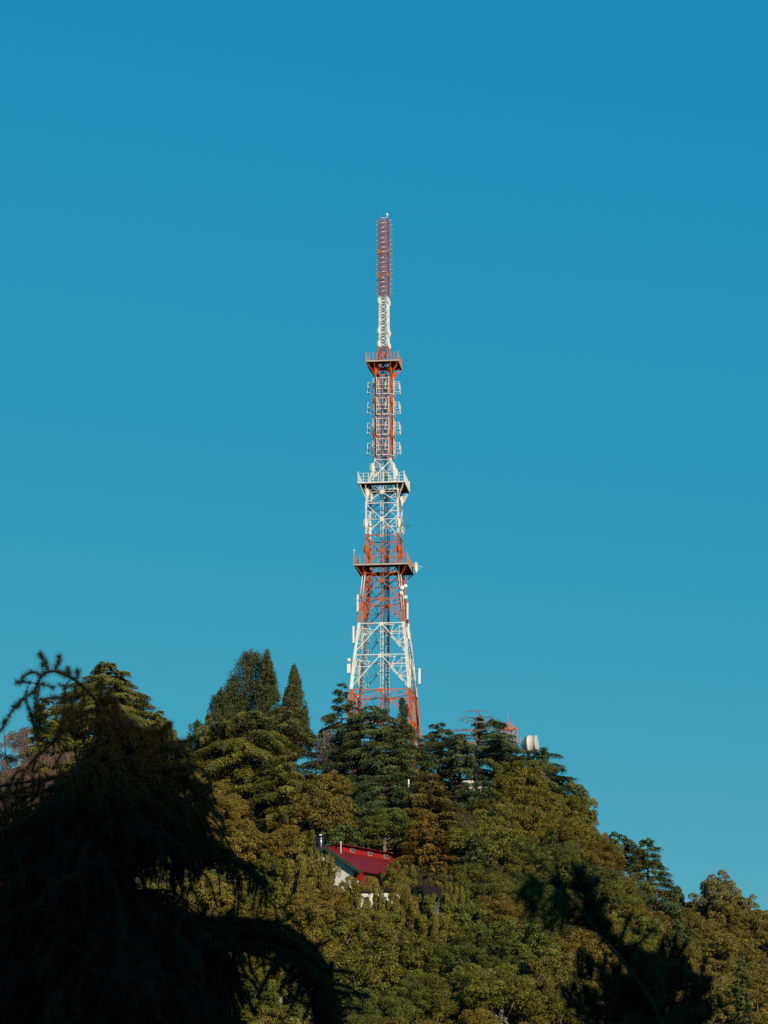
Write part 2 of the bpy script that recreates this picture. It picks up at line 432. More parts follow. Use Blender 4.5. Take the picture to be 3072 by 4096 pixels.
# right group
place('cedar', 1838, 2932, 280, 420, 'tiered deodar with a bare reddish trunk right of the tower', col=(.95, 1.05, .95), prof='cone', t0=.42, per=8, bark='redbark', group=G1)
place('cedar', 1905, 2826, 400, 430, 'tall deodar with a dead bare top left of the small mast', col=(.8, .95, .95), prof='flat', t0=.3, per=6, step=1.25, bare_top=.32, bark='graybark', group=G1)
place('cedar', 1975, 2878, 280, 436, 'dark deodar leaning against the dead topped one', col=(.8, .98, .95), prof='dome', t0=.25, per=8, group=G1)
place('cedar', 1905, 3080, 180, 416, 'low dark cedar beneath the dead topped deodar', col=(.7, .9, .9), prof='dome', t0=.05, per=8, group=G1)
place('cedar', 2145, 2982, 280, 436, 'spreading deodar under the white drum antenna', col=(.85, 1, .9), prof='dome', t0=.2, per=8, group=G1)
place('cedar', 2205, 3055, 160, 440, 'sparse layered deodar at the right shoulder of the ridge', col=(.85, 1.02, 1), prof='cone', t0=.1, per=6, dens=20, group=G1)
place('cedar', 2062, 3035, 150, 440, 'small dark cedar before the foot of the small mast', col=(.8, .95, .9), prof='dome', t0=.1, per=7, group=G1)
place('cedar', 2470, 3326, 290, 446, 'flat topped cedar on the right skyline', col=(.95, 1.05, .85), prof='flat', t0=.3, per=7, bark='redbark', group=G1)
place('cedar', 2588, 3340, 270, 440, 'tall narrow topped cedar on the right skyline with a bent tip', col=(.95, 1.05, .9), prof='cone', t0=.1, per=8, group=G1)
place('cypress', 2708, 3550, 70, 436, 'tiny pointed conifer between the right cedars and the round oak', col=(1, 1.05, .9), power=.6, clumps=70, leaves=4000, group=G1)
place('cedar', 2625, 3585, 280, 420, 'dark cedar low on the right slope', col=(.85, 1, .9), prof='dome', t0=.05, per=8, group=G1)

# ------------------------------------------------------------------ oaks over the slope
cap_x = [-900,   0, 480, 560, 640, 700, 760, 830, 900, 960,1040,1090,1200,1250,1290,1360,1450,1550,1640,1740,1820,1900,1960,2010,2060,2120,2180,2220,2290,2340,2390,2440,2500,2560,2620,2700,2750,2820,2880,2960,3072,3300,4200]
cap_y = [3100,3150,2960,2880,2880,2925,2960,3000,3040,3100,3180,3270,3300,3240,3110,3080,3140,3215,3250,3290,3215,3200,3150,3080,3055,3070,3120,3185,3135,3205,3310,3400,3490,3590,3640,3650,3600,3520,3485,3540,3660,3700,3900]
oaks = [oak_mesh('oak_crown', 500 + k, Rr=g_[0], Hc=g_[1], leaves=28000 if k in (2, 5, 7) else 17000, leaf=(.13, .22) if k in (2, 5, 7) else (.19, .33), clumps=70 if k in (1, 5) else 100) for k, g_ in enumerate([(5, 6.3), (4.6, 7), (5.3, 6), (4.2, 6.6), (5, 7.4), (4.7, 5.8), (5.5, 6.8), (4.4, 6.2)])]
tops = []
for me, _ in oaks:
    co = np.empty(len(me.vertices)*3, dtype=np.float32); me.vertices.foreach_get('co', co)
    co = co.reshape(-1, 3); tops.append((np.percentile(co[:, 2], 99.8), np.percentile(np.hypot(co[:, 0], co[:, 1]), 96)))
rnd = random.Random(7)
# windows in the canopy (photo px) that trees in front must leave open: (x0, y0, x1, y1, Y of what is seen)
keep = [(1380, 3385, 1545, 3480, 374), (1310, 3385, 1400, 3440, 368), (1257, 3330, 1300, 3375, 366), (1352, 3458, 1415, 3490, 366), (1500, 3575, 1545, 3615, 356), (1720, 3560, 1800, 3610, 358), (1630, 3300, 1780, 3470, 376), (1818, 3165, 1905, 3205, 412), (1618, 3100, 1665, 3190, 402)]
n_oak = 0
pts_used = []
row = 0
Y = 300.0
while Y < 466:
    row += 1
    sp = 7.4
    x = -105 + (row % 2)*sp/2
    while x < 110:
        xx = x + rnd.uniform(-2.0, 2.0); yy = Y + rnd.uniform(-2.0, 2.0)
        x += sp
        gz = ground(xx, yy)
        k = rnd.randrange(len(oaks)); ht, rd = tops[k]
        s = rnd.choice((rnd.uniform(.7, .9), rnd.uniform(.85, 1.1), rnd.uniform(1.0, 1.32)))
        u, vtop = proj((xx, yy, gz + ht*s))
        if not -330 < u < 3400 or vtop > 4230: continue
        ru = rd*s*F/yy*.8
        # canopy may not rise over the skyline of the photograph
        cap = max(np.interp(u + q*ru*.55, cap_x, cap_y) for q in (-1, -.5, 0, .5, 1))
        cap = min(cap, np.interp(u, cap_x, cap_y) + 60)
        need = (proj((xx, yy, gz))[1] - cap) * yy / F
        if need < 1.7: continue
        if ht*s > need: s = max(need/ht, .26)
        if abs(xx) < 9 and 430 < yy < 452: continue       # tower footing
        u, vtop = proj((xx, yy, gz + ht*s)); vb = proj((xx, yy, gz))[1]
        ru = rd*s*F/yy
        bad = False
        for (a0, b0, a1, b1, yk) in keep:
            if yy < yk + 9 and u + ru*.92 > a0 and u - ru*.92 < a1 and vtop < b1 - 4 and vb > b0:
                # shrink to fit under the window, or leave out
                ok = False
                if yy < yk - 6:
                    for ss in (s*.8, s*.6, s*.45):
                        if proj((xx, yy, gz + ht*ss))[1] > b1 - 12: s = ss; ok = True; break
                if not ok: bad = True; break
                ru = rd*s*F/yy; vtop = proj((xx, yy, gz + ht*s))[1]
        if bad: continue
        if u < 480 and vtop > 3280 and rnd.random() < .6: continue
        if u < -150 or u > 3230 or vtop > 4150: continue
        pts_used.append((xx, yy, gz, s, k, u, vtop))
    Y += 6.9
for (xx, yy, gz, s, k, u, vt) in pts_used:
    n = vn(xx + 40, yy, 17) + rnd.uniform(-.75, .75)
    if u > 2650 and vt < 3900: tone = 'tan'
    elif 780 < u < 1240 and 3200 < vt < 3400: tone = 'brown'
    elif 1240 < u < 1420 and vt < 3250: tone = 'tan'
    elif 1950 < u < 2450 and vt < 3300: tone = 'olive' if n < .3 else 'yellow'
    elif n > .45: tone = 'brown'
    elif n < -.45: tone = 'green'
    elif .12 < n < .25: tone = 'tan'
    elif n < 0: tone = 'olive'
    else: tone = 'yellow'
    c = dict(tan=(1.10, .98, 1.1), brown=(1.10, .90, .85), green=(.62, .80, .8), olive=(.85, .92, .8), yellow=(1.08, 1.05, .85))[tone]
    j = rnd.uniform(.78, 1.2); c = tuple(q*j for q in c)
    adj = dict(tan='pale tan', brown='brownish', green='deep green', olive='olive green', yellow='yellow green')[tone]
    if u < 760: reg = 'on the left slope behind the near dark conifer'
    elif u < 1260 and vt < 3420: reg = 'on the slope left of the red roofed house'
    elif u < 1600 and vt < 3380: reg = 'on the slope between the tower cedars and the red roof'
    elif u < 1950 and vt < 3480: reg = 'on the slope right of the red roofed house'
    elif u < 2450 and vt < 3480: reg = 'on the right shoulder of the hill under the small mast'
    elif u > 2650 and vt < 3800: reg = 'on the low knoll at the right edge'
    elif u > 2350: reg = 'on the lower right slope behind the near dark pine'
    elif u < 1500: reg = 'on the lower slope right of the near drooping branches'
    else: reg = 'on the lower slope between the two near dark trees'
    tree('oak_tree', oaks[k], (xx, yy, gz), '%s broadleaf tree %s' % (adj, reg), 'tree', 'broadleaf trees covering the hillside',
         rz=rnd.uniform(0, 2*PI), sc=(s*rnd.uniform(.95, 1.08),)*2 + (s,), col=c)
    n_oak += 1
# scattered conifers that break the broadleaf canopy
for (px, py, w, Y, lab, cl) in ((1905, 3330, 150, 380, 'dark green pine among the broadleaf trees right of the rusty conifer', (.8, .95, .85)), (2200, 3300, 150, 392, 'green cedar half way down the right shoulder among broadleaf trees', (.9, 1, .8)),
        (2430, 3560, 170, 384, 'olive cedar on the right slope above the near dark pine', (1.2, 1.1, .8)), (2700, 3680, 190, 400, 'dark cedar in the dip left of the round oak', (.8, .95, .9)), (1130, 3640, 120, 352, 'slim green cedar on the slope below the house to its left', (.9, 1, .8)),
        (1830, 3800, 130, 336, 'green cedar in the middle of the lower slope', (.95, 1.0, .8)), (2120, 3560, 140, 360, 'brown tinged conifer on the slope right of the shed', (1.5, 1.1, .7)), (960, 3440, 130, 372, 'dull green cedar rising from the brown canopy left of the house', (1.0, 1.0, .8)),
        (1740, 3440, 170, 370, 'rusty brown cedar immediately above the shaded shed', (1.7, 1.1, .7)), (2960, 3800, 150, 372, 'small dark cedar low at the right edge of the woods', (.85, .95, .85))):
    place('cedar', px, py, w, Y, lab, col=cl, prof='cone' if w < 160 else 'dome', t0=.05, per=8, dens=40, group='conifers scattered among the broadleaf trees')
print('OAKS', n_oak)
def small_oak(px, py, w, Y, label, col, k, airy=False):
    top = at(px, py, Y); gz = ground(top.x, Y); H = top.z - gz
    ht, rd = tops[k]
    tree('broadleaf_tree' , oaks[k], (top.x, Y, gz), label, 'tree', 'broadleaf trees round the red roofed house', rz=k*1.3, sc=(w*Y/F/2/rd,)*2 + (H/ht,), col=col)
    print('SMALL', px, H)
small_oak(1215, 3345, 210, 364, 'yellow green broadleaf tree left of the red roof hiding the gable', (1.1, 1.05, .85), 0)
small_oak(1250, 3396, 100, 365, 'little olive broadleaf tree under the black water tank', (.95, 1.0, .85), 6)
small_oak(1296, 3416, 110, 364.5, 'small olive broadleaf tree under the green bargeboard', (1.0, 1.0, .85), 1)
small_oak(1338, 3472, 130, 363.5, 'small broadleaf tree under the strip of white gable wall', (.95, .98, .85), 2)
small_oak(1400, 3506, 130, 362.5, 'small yellow green broadleaf tree directly under the white gable patch', (1.05, 1.05, .85), 5)
small_oak(1478, 3508, 150, 362, 'brownish broadleaf tree under the lower corner of the red roof', (1.1, .95, .85), 3)
small_oak(1588, 3450, 130, 368, 'olive broadleaf tree at the right end of the red roof', (.95, .98, .85), 4)
small_oak(1600, 3535, 190, 354, 'greyish broadleaf tree between the cottage and the shed', (1.15, 1.05, 1.1), 5)
small_oak(1535, 3372, 150, 396, 'dark green broadleaf tree behind the far end of the red roof', (.75, .88, .8), 3)
small_oak(1450, 3368, 120, 398, 'deep green broadleaf tree behind the middle of the red roof', (.7, .85, .8), 5)
small_oak(1610, 3410, 150, 392, 'olive broadleaf tree behind the right end of the red roof', (1.0, 1.0, .85), 6)
small_oak(1492, 3546, 110, 352, 'thin olive broadleaf tree against the roof of the white cottage', (1.0, 1.0, .9), 1)
small_oak(1570, 3575, 120, 353, 'greyish broadleaf tree at the right corner of the white cottage', (1.1, 1.05, 1.2), 5)
small_oak(1440, 3590, 150, 350, 'olive broadleaf tree just left of the white cottage', (.95, .98, .85), 6)
small_oak(1520, 3640, 180, 346, 'broadleaf tree right below the white cottage', (1.05, 1.0, .85), 7)
small_oak(1690, 3580, 120, 352, 'green broadleaf tree left of the shaded shed', (.75, .88, .8), 1)
small_oak(1800, 3535, 100, 354, 'small yellow green broadleaf tree in front of the shaded shed', (1.05, 1.05, .85), 4)
small_oak(1740, 3582, 190, 350, 'olive broadleaf tree below the shaded shed', (1.0, 1.0, .85), 0)
small_oak(1850, 3560, 140, 356, 'dark green broadleaf tree right of the shaded shed', (.7, .85, .8), 2)
# round oak on the knoll, a tree of its own
def big_oak(px, py, w, Y, label, col, sd):
    top = at(px, py, Y); gz = ground(top.x, Y); H = top.z - gz
    me = oak_mesh('broadleaf_crown', sd, Rr=w*Y/F/2*.92, Hc=H*.80, leaves=26000, clumps=150)
    print('BIG', px, H)
    co = np.empty(len(me[0].vertices)*3, dtype=np.float32); me[0].vertices.foreach_get('co', co)
    tz = np.percentile(co.reshape(-1, 3)[:, 2], 99.8)
    return tree('broadleaf_tree', me, (top.x, Y, gz), label, 'tree', None, col=col, sc=(1, 1, H/tz))
big_oak(2880, 3483, 300, 428, 'big round pale brown broadleaf tree on the right skyline', (1.12, 1.08, 2.3), 901)
big_oak(2070, 3048, 300, 422, 'big olive brown broadleaf tree below the white drum antenna', (.92, .93, .85), 902)
big_oak(2290, 3130, 200, 440, 'bushy broadleaf tree on the skyline right of the layered deodars', (.9, .95, .9), 903)
big_oak(1345, 3085, 200, 412, 'greyish tan broadleaf tree left of the tower cedars', (1.25, 1.02, 1.15), 904)
big_oak(640, 2862, 260, 392, 'yellow green broadleaf tree on the left skyline beneath the cedar', (1.2, 1.1, .8), 905)

# undergrowth between the trunks
def undergrowth():
    g = rng_of(77); n = 150000
    X = g.uniform(-110, 115, n); Yy = g.uniform(296, 462, n)
    Z = np.array([ground(a, b) for a, b in zip(X, Yy)])
    h = g.random(n)**1.4*2.4
    C = np.stack([X, Yy, Z + h], 1)
    L = g.uniform(.25, .5, n)
    V = leaf_quads(C, g.normal(size=(n, 3)) + np.array([0, -.3, .8]), g.normal(size=(n, 3)), L, L*.6)
    me = np_mesh('undergrowth', V, 4, M['oak'], np.clip(g.normal(.3, .2, n), 0, 1))
    o = link('undergrowth', me); o.color = (.8, .82, .75, 1)
    return tag(o, 'low leafy undergrowth covering the ground between the trees', 'undergrowth', kind='stuff')
undergrowth()

# ------------------------------------------------------------------ the tall tower
YT = 440.0
YAW = R(-7)
base_z = ground(0, YT)
tower = empty('broadcast_tower', (0, YT, base_z), YAW)
tag(tower, 'tall red and white lattice broadcast tower with three platforms on the ridge', 'tower')
PXM = lambda z: (YT*CP + (z)*SP) / F       # metres per photo pixel at world height z on the axis
def lev(py, w):
    """front face row py of width w px -> (local z, half width m)"""
    hw = 3.0
    for _ in range(6):
        p = at(1536, py, YT - hw*math.cos(YAW))
        hw = w/2*((YT - hw)*CP + p.z*SP)/F/math.cos(YAW)
    return p.z - base_z, hw
def zax(py): return at(1536, py, YT).z - base_z
L_ = [(3140, 297), (3010, 278), (2880, 259), (2757, 242), (2618, 215), (2492, 184), (2393, 160), (2262, 132), (2140, 131), (2012, 131), (1930, 110), (1838, 67), (1483, 63), (1442, 55), (1392, 37), (1190, 36), (872, 33)]
LV = [lev(*q) for q in L_]
LV[0] = (-1.5, LV[0][1] + .05)
LD = {q[0]: l for q, l in zip(L_, LV)}
def hw_at(z):
    zs = [l[0] for l in LV]; hs = [l[1] for l in LV]
    return float(np.interp(z, zs, hs))
bands = [lev(2757, 242)[0], lev(2492, 184)[0], lev(2137, 131)[0], lev(1837, 66)[0], lev(1394, 37)[0], lev(1190, 36)[0]]

def band_mat():
    m = bpy.data.materials.new('banded_tower_paint'); m.use_nodes = True
    nt = m.node_tree; b = nt.nodes['Principled BSDF']
    b.inputs['Roughness'].default_value = .5; b.inputs['Specular IOR Level'].default_value = .4
    tc = nt.nodes.new('ShaderNodeTexCoord'); sx = nt.nodes.new('ShaderNodeSeparateXYZ')
    nt.links.new(tc.outputs['Object'], sx.inputs[0])
    mr = nt.nodes.new('ShaderNodeMapRange'); mr.inputs[1].default_value = 0; mr.inputs[2].default_value = 120
    nt.links.new(sx.outputs[2], mr.inputs[0])
    r = nt.nodes.new('ShaderNodeValToRGB'); r.color_ramp.interpolation = 'CONSTANT'
    o = (.62, .11, .008, 1); w = (.82, .79, .70, 1); o2 = (.55, .070, .02, 1)
    cols = [o, w, o, w, o, w, o2]
    e = r.color_ramp.elements; e[0].position = 0; e[0].color = o
    e[1].position = bands[0]/120; e[1].color = w
    for k in range(1, 6):
        q = e.new(bands[k]/120); q.color = cols[k+1]
    nt.links.new(mr.outputs[0], r.inputs[0])
    n = nt.nodes.new('ShaderNodeTexNoise'); n.inputs['Scale'].default_value = 1.5; n.inputs['Detail'].default_value = 5
    nt.links.new(tc.outputs['Object'], n.inputs['Vector'])
    r2 = nt.nodes.new('ShaderNodeValToRGB'); r2.color_ramp.elements[0].position = .3; r2.color_ramp.elements[1].position = .65
    r2.color_ramp.elements[0].color = (.72, .68, .66, 1); r2.color_ramp.elements[1].color = (1, 1, 1, 1)
    nt.links.new(n.outputs['Fac'], r2.inputs[0])
    mx = nt.nodes.new('ShaderNodeMix'); mx.data_type = 'RGBA'; mx.blend_type = 'MULTIPLY'; mx.inputs[0].default_value = 1
    nt.links.new(r.outputs[0], mx.inputs[6]); nt.links.new(r2.outputs[0], mx.inputs[7])
    nt.links.new(mx.outputs[2], b.inputs['Base Color'])
    return m
M['band'] = band_mat()

def corner(z, sx, sy, k=1.0, dz=0.0):
    h = hw_at(z)*k
    return Vector((sx*h, sy*h, z + dz))
CS = [(-1, -1), (1, -1), (1, 1), (-1, 1)]
# legs: one per corner, tapering upward
for (sx, sy) in CS:
    b = MB()
    ws = [.95, .90, .86, .78, .66, .60, .54, .48, .38, .36, .34, .34, .34, .26, .20, .18, .14]
    for i in range(len(LV) - 1):
        a = corner(LV[i][0], sx, sy); c = corner(LV[i+1][0], sx, sy)
        wa = ws[i]*.86
        # angle-section leg: two flanges
        d = (c - a)
        b.beam(a, c, wa*.34, n=4)
        off = wa*.42
        b.beam(a + Vector((-sx*off, 0, 0)), c + Vector((-sx*off, 0, 0)), wa*.62, wa*.16)
        b.beam(a + Vector((0, -sy*off, 0)), c + Vector((0, -sy*off, 0)), wa*.16, wa*.62)
    b.build('leg', M['band'], tower)

def faces():
    # four faces: (corner a, corner b)
    for k in range(4): yield CS[k], CS[(k+1) % 4]
def fp(z, fa, fb, u):      # point on a face, u from 0 to 1
    a = corner(z, *fa); c = corner(z, *fb); return a.lerp(c, u)

def plate(b, p, fa, fb, w, h, t=.05):
    """octagonal gusset standing in the face plane"""
    a = Vector((fa[0], fa[1], 0)); c = Vector((fb[0], fb[1], 0))
    u = (c - a).normalized(); n = Vector((0, 0, 1)).cross(u) * -1
    n = Vector(((fa[0]+fb[0])/2, (fa[1]+fb[1])/2, 0)).normalized()
    o = [(-.5,-.22),(-.2,-.5),(.2,-.5),(.5,-.22),(.5,.22),(.2,.5),(-.2,.5),(-.5,.22)]
    f = [p + u*(x*w) + Vector((0,0,1))*(y*h) + n*t for x, y in o]
    g = [q - n*t*1.6 for q in f]
    k = 8
    b.add(f + g, [tuple(range(k)), tuple(range(k, 2*k))[::-1]] + [(i, i+k, (i+1) % k + k, (i+1) % k) for i in range(k)])

def x_panel(z0, z1, w=.14, sub=True, mid=True):
    b = MB()
    for fa, fb in faces():
        b.beam(fp(z0, fa, fb, 0), fp(z1, fa, fb, 1), w); b.beam(fp(z0, fa, fb, 1), fp(z1, fa, fb, 0), w*.98)
        b.beam(fp(z1, fa, fb, 0), fp(z1, fa, fb, 1), w*.95)
        zm = (z0 + z1)/2
        h0, h1 = hw_at(z0), hw_at(z1); q = h0/(h0 + h1); zc = z0 + (z1 - z0)*q
        plate(b, fp(zc, fa, fb, .5), fa, fb, .85 if sub else .5, .85 if sub else .5, .06)
        if mid: b.beam(fp(zc, fa, fb, 0), fp(zc, fa, fb, 1), w*.7)
        if sub:
            for s in (0, 1):
                for zz in (z0, z1):
                    m = fp(zz, fa, fb, s).lerp(fp(zc, fa, fb, .5), .5)
                    t = .5*(zz + zc)
                    b.beam(m, fp(zc, fa, fb, s), w*.6)
                    b.beam(m, fp(zz, fa, fb, s) .lerp(fp(zc, fa, fb, s), .0 if False else .5), w*.5)
    b.build('bracing', M['band'], tower)
def k_panel(z0, z1, w=.16, tiers=1):
    """apex at the top centre, feet at the legs below; hanging struts"""
    b = MB()
    for fa, fb in faces():
        top = fp(z1, fa, fb, .5)
        b.beam(fp(z1, fa, fb, 0), fp(z1, fa, fb, 1), w)
        plate(b, top - Vector((0, 0, .15)), fa, fb, .9, .8, .07)
        for s in (0, 1):
            foot = fp(z0 + .35, fa, fb, s)
            b.beam(top, foot, w)
            for q in (.36, .68):
                m = top.lerp(foot, q); zq = m.z
                b.beam(m, fp(zq, fa, fb, s), w*.6)
                b.beam(m, fp(min(z1 - .1, zq + (z1 - z0)*.30), fa, fb, s), w*.55)
            m = top.lerp(foot, .36)
            b.beam(m, fp(z1, fa, fb, .5 + (.28 if s else -.28)), w*.5)
            m2 = top.lerp(foot, .68)
            b.beam(m2, fp(z1, fa, fb, s).lerp(m, .35), w*.45)
    # plan bracing: diamond in the horizontal plane
    c4 = [fp(z1 - .05, fa, fb, .5) for fa, fb in faces()]
    for k in range(4): b.beam(c4[k], c4[(k+1) % 4], w*.6)
    b.build('bracing', M['band'], tower)
z = {p: LD[p][0] for p in LD}
k_panel(z[3140]+1.0, z[3010]); k_panel(z[3010], z[2880] - .2)
k_panel(z[2880] + 0, z[2757]); k_panel(z[2757], z[2618]); k_panel(z[2618], z[2492]); k_panel(z[2492], z[2393], .15)
x_panel(z[2393], z[2262], .15); x_panel(z[2262], z[2140], .14); x_panel(z[2140], z[2012], .14)
x_panel(z[2012], z[1930], .14, mid=True); x_panel(z[1930], z[1838], .13, sub=False, mid=False)
nseg = 9
zz = np.linspace(z[1838], z[1483], nseg + 1)
for i in range(nseg): x_panel(float(zz[i]), float(zz[i+1]), .075, sub=False, mid=False)
x_panel(z[1483], z[1442], .08, False, False); x_panel(z[1442], z[1392], .07, False, False)
# slim mast
b = MB()
zz = np.linspace(z[1392], z[1190], 9)
for i in range(8):
    for fa, fb in faces():
        a, c = float(zz[i]), float(zz[i+1])
        b.beam(fp(a, fa, fb, 0), fp(c, fa, fb, 1), .13); b.beam(fp(a, fa, fb, 1), fp(c, fa, fb, 0), .125)
        b.beam(fp(c, fa, fb, 0), fp(c, fa, fb, 1), .12)
        for s in (.07, .93):       # solid strips hugging the corners
            b.beam(fp(a, fa, fb, s), fp(c, fa, fb, s), .26, .06)
b.build('mast_section', M['band'], tower)
b = MB()
zz = np.linspace(z[1190], z[872], 17)
for i in range(16):
    for fa, fb in faces():
        a, c = float(zz[i]), float(zz[i+1])
        b.beam(fp(a, fa, fb, 0), fp(c, fa, fb, 1), .075); b.beam(fp(a, fa, fb, 1), fp(c, fa, fb, 0), .07)
        b.beam(fp(c, fa, fb, 0), fp(c, fa, fb, 1), .08)
topmast = b.build('mast_section', M['band'], tower)
# leg thickening plates on the top mast, stirrups and screen wires
b = MB(); g2 = random.Random(3)
for py in (1010, 1105):
    zc = zax(py)
    for (sx, sy) in CS:
        h = hw_at(zc)
        b.box((sx*h*.98, sy*h*.98, zc), (.42, .42, .95 + .2*g2.random()))
b.build('junction_box', M['orange'], tower)
b = MB()
for k in range(8):
    zc = zax(900 + 40*k)
    for (sx, sy) in CS:
        h = hw_at(zc)
        b.beam((sx*h, sy*h, zc), (sx*(h + .38), sy*(h + .38), zc), .07)
        b.beam((sx*(h + .38), sy*(h + .38), zc), (sx*(h + .38), sy*(h + .38), zc - .35), .05)
for (sx, sy) in CS:
    h = 1.15
    b.beam((sx*h, sy*h, zax(1198)), (sx*h, sy*h, zax(895)), .035)
    b.beam((sx*h, 0, zax(1198)), (sx*h, 0, zax(895)), .03); b.beam((0, sy*h, zax(1198)), (0, sy*h, zax(895)), .03)
for k in range(33):
    zc = zax(1196 - 9.3*k)
    for q in range(4):
        a = CS[q]; c = CS[(q+1) % 4]
        b.beam((a[0]*h, a[1]*h, zc), (c[0]*h, c[1]*h, zc), .018)
b.build('reflector_screen', M['grey'], tower)
# dipoles: 16 rows on four sides
d = MB()
d.beam((-.30, 0, 0), (.30, 0, 0), .10, n=6)
d.beam((-.30, 0, 0), (-.55, 0, 0), .10, n=6, w2=.05); d.beam((.30, 0, 0), (.55, 0, 0), .10, n=6, w2=.05)
d.beam((-.13, 0, .0), (.13, 0, 0), .19, n=6)
d.beam((0, 0, 0), (0, .45, 0), .05); 
dme = d.mesh('dipole', M['dish'])
rows_py = [883, 901, 920, 937.5, 962, 979, 999, 1016.5, 1041, 1059, 1078, 1096, 1120, 1137.5, 1157, 1174]
for py in rows_py:
    for q in range(4):
        o = link('dipole', dme, tower)
        a = q*PI/2
        o.rotation_euler = (0, 0, a)
        o.location = (math.sin(a)*1.52, -math.cos(a)*1.52, zax(py))
# top rods and lamp
b = MB(); h = hw_at(z[872])
b.beam((-h*.85, -h*.85, z[872]), (-h*.85, -h*.85, zax(866)), .06)
b.beam((-h, h, z[872]-.3), (-h, h, zax(868)), .05)
b.build('lightning_rod', M['grey'], tower)
b = MB()
b.beam((h*.85, -h*.85, zax(893)), (h*.85, -h*.85, zax(868)), .15, n=8)
b.lathe([(0, .20), (.12, .22), (.4, .18), (.62, .02)], (h*.85, -h*.85, zax(869)), (0, 0, 1), 10)
b.build('beacon_lamp', M['dish'], tower)

# gusset plates on the legs
def gusset(py, w, hgt, m, lvl=None):
    zc = lvl if lvl is not None else zax(py)
    for fa, fb in faces():
        for s, cc in ((0, fa), (1, fb)):
            b = MB(); b0 = fp(zc, fa, fb, s)
            plate(b, Vector((0, 0, 0)), fa, fb, w, hgt, .14)
            me_ = b.mesh('gusset_plate', m)
            o = link('gusset_plate', me_, tower); o.location = b0
for py, w, h in ((1882, .85, 1.9), (1985, .85, 1.9), (2108, .85, 1.9)): gusset(py, w, h, M['white'])
for py, w, h in ((1497, .8, 1.7), (1545, .55, 1.2), (1608, .8, 1.6), (1745, .8, 1.7), (2208, .85, 1.7), (2398, .9, .9)): gusset(py, w, h, M['orange'])
for py, w, h in ((1208, .62, 1.25), (1330, .66, 1.3), (1381, .66, 1.3)): gusset(py, w, h, M['white'])

# platforms
def platform(py, w, mname, rail_px, mast_bracket_py, lamp=False):
    zf, hw = lev(py, w)
    mm = M[mname]
    hole = hw_at(zf)*.82
    b = MB(); t = .12
    # deck in four strips round the opening
    b.box((0, -(hw + hole)/2, zf), (2*hw, hw - hole, t)); b.box((0, (hw + hole)/2, zf), (2*hw, hw - hole, t))
    b.box((-(hw + hole)/2, 0, zf), (hw - hole, 2*hole - .004, t)); b.box(((hw + hole)/2, 0, zf), (hw - hole, 2*hole - .004, t))
    for k in range(7):
        x = -hw*.9 + k*hw*.3
        if abs(x) < hole:
            for s in (-1, 1): b.box((x, s*(hw + hole)/2, zf - .13), (.09, hw - hole - .06, .14))
        else: b.box((x, 0, zf - .13), (.09, 2*hw - .1, .14))
    deck = b.build('platform', M['deck'], tower)
    b = MB()     # fascia
    for k in range(4):
        a = CS[k]; c = CS[(k+1) % 4]
        b.beam(Vector((a[0]*(hw+.05), a[1]*(hw+.05), zf + .02)), Vector((c[0]*(hw+.05), c[1]*(hw+.05), zf + .02)), .07, .26)
    b.build('edge_beam', mm if mname == 'white' else M['cream'], deck)
    # railing
    b = MB(); rh = rail_px*PXM(zf + base_z); n = 9
    for k in range(4):
        a = Vector((CS[k][0]*hw, CS[k][1]*hw, zf)); c = Vector((CS[(k+1) % 4][0]*hw, CS[(k+1) % 4][1]*hw, zf))
        for i in range(n):
            p = a.lerp(c, i/n)
            b.beam(p, p + Vector((0, 0, rh*(1.18 if i == 0 else 1.0))), (.13 if i else .17) if mname == 'white' else (.10 if i else .16))
        for q in (.33, .66, 1.0):
            b.beam(a + Vector((0, 0, rh*q)), c + Vector((0, 0, rh*q)), .06 if mname == 'white' else .03)
    b.build('railing', mm if mname == 'white' else M['fadedorange'], deck)
    # raking brackets
    b = MB(); zb = zax(mast_bracket_py)
    for (sx, sy) in CS:
        hl = hw_at(zb)
        foot = Vector((sx*hl, sy*hl, zb))
        b.beam(foot, (sx*hw*.92, sy*hl, zf - .2), .14); b.beam(foot, (sx*hl, sy*hw*.92, zf - .2), .135)
        b.beam(foot, (sx*hw*.95, sy*hw*.95, zf - .2), .14)
        hm = hw_at(zf)
        m1 = foot.lerp(Vector((sx*hw*.92, sy*hl, zf - .2)), .55)
        b.beam(m1, (sx*(hm + (hw-hm)*.25), sy*hl, zf - .2), .10)
    b.build('bracket', mm, deck)
    if lamp:
        b = MB(); b.beam((-hw, -hw, zf + rh), (-hw, -hw, zf + rh*1.4), .07)
        b.lathe([(0, .13), (.18, .15), (.35, .02)], (-hw, -hw, zf + rh*1.4), (0, 0, 1), 8)
        b.build('beacon_lamp', M['dish'], deck)
    return zf, hw, rh, deck
P1 = platform(1443, 127, 'orange', 34, 1512)
P2 = platform(1929, 184, 'white', 39, 2010)
P3 = platform(2257, 214, 'orange', 40, 2322, lamp=True)

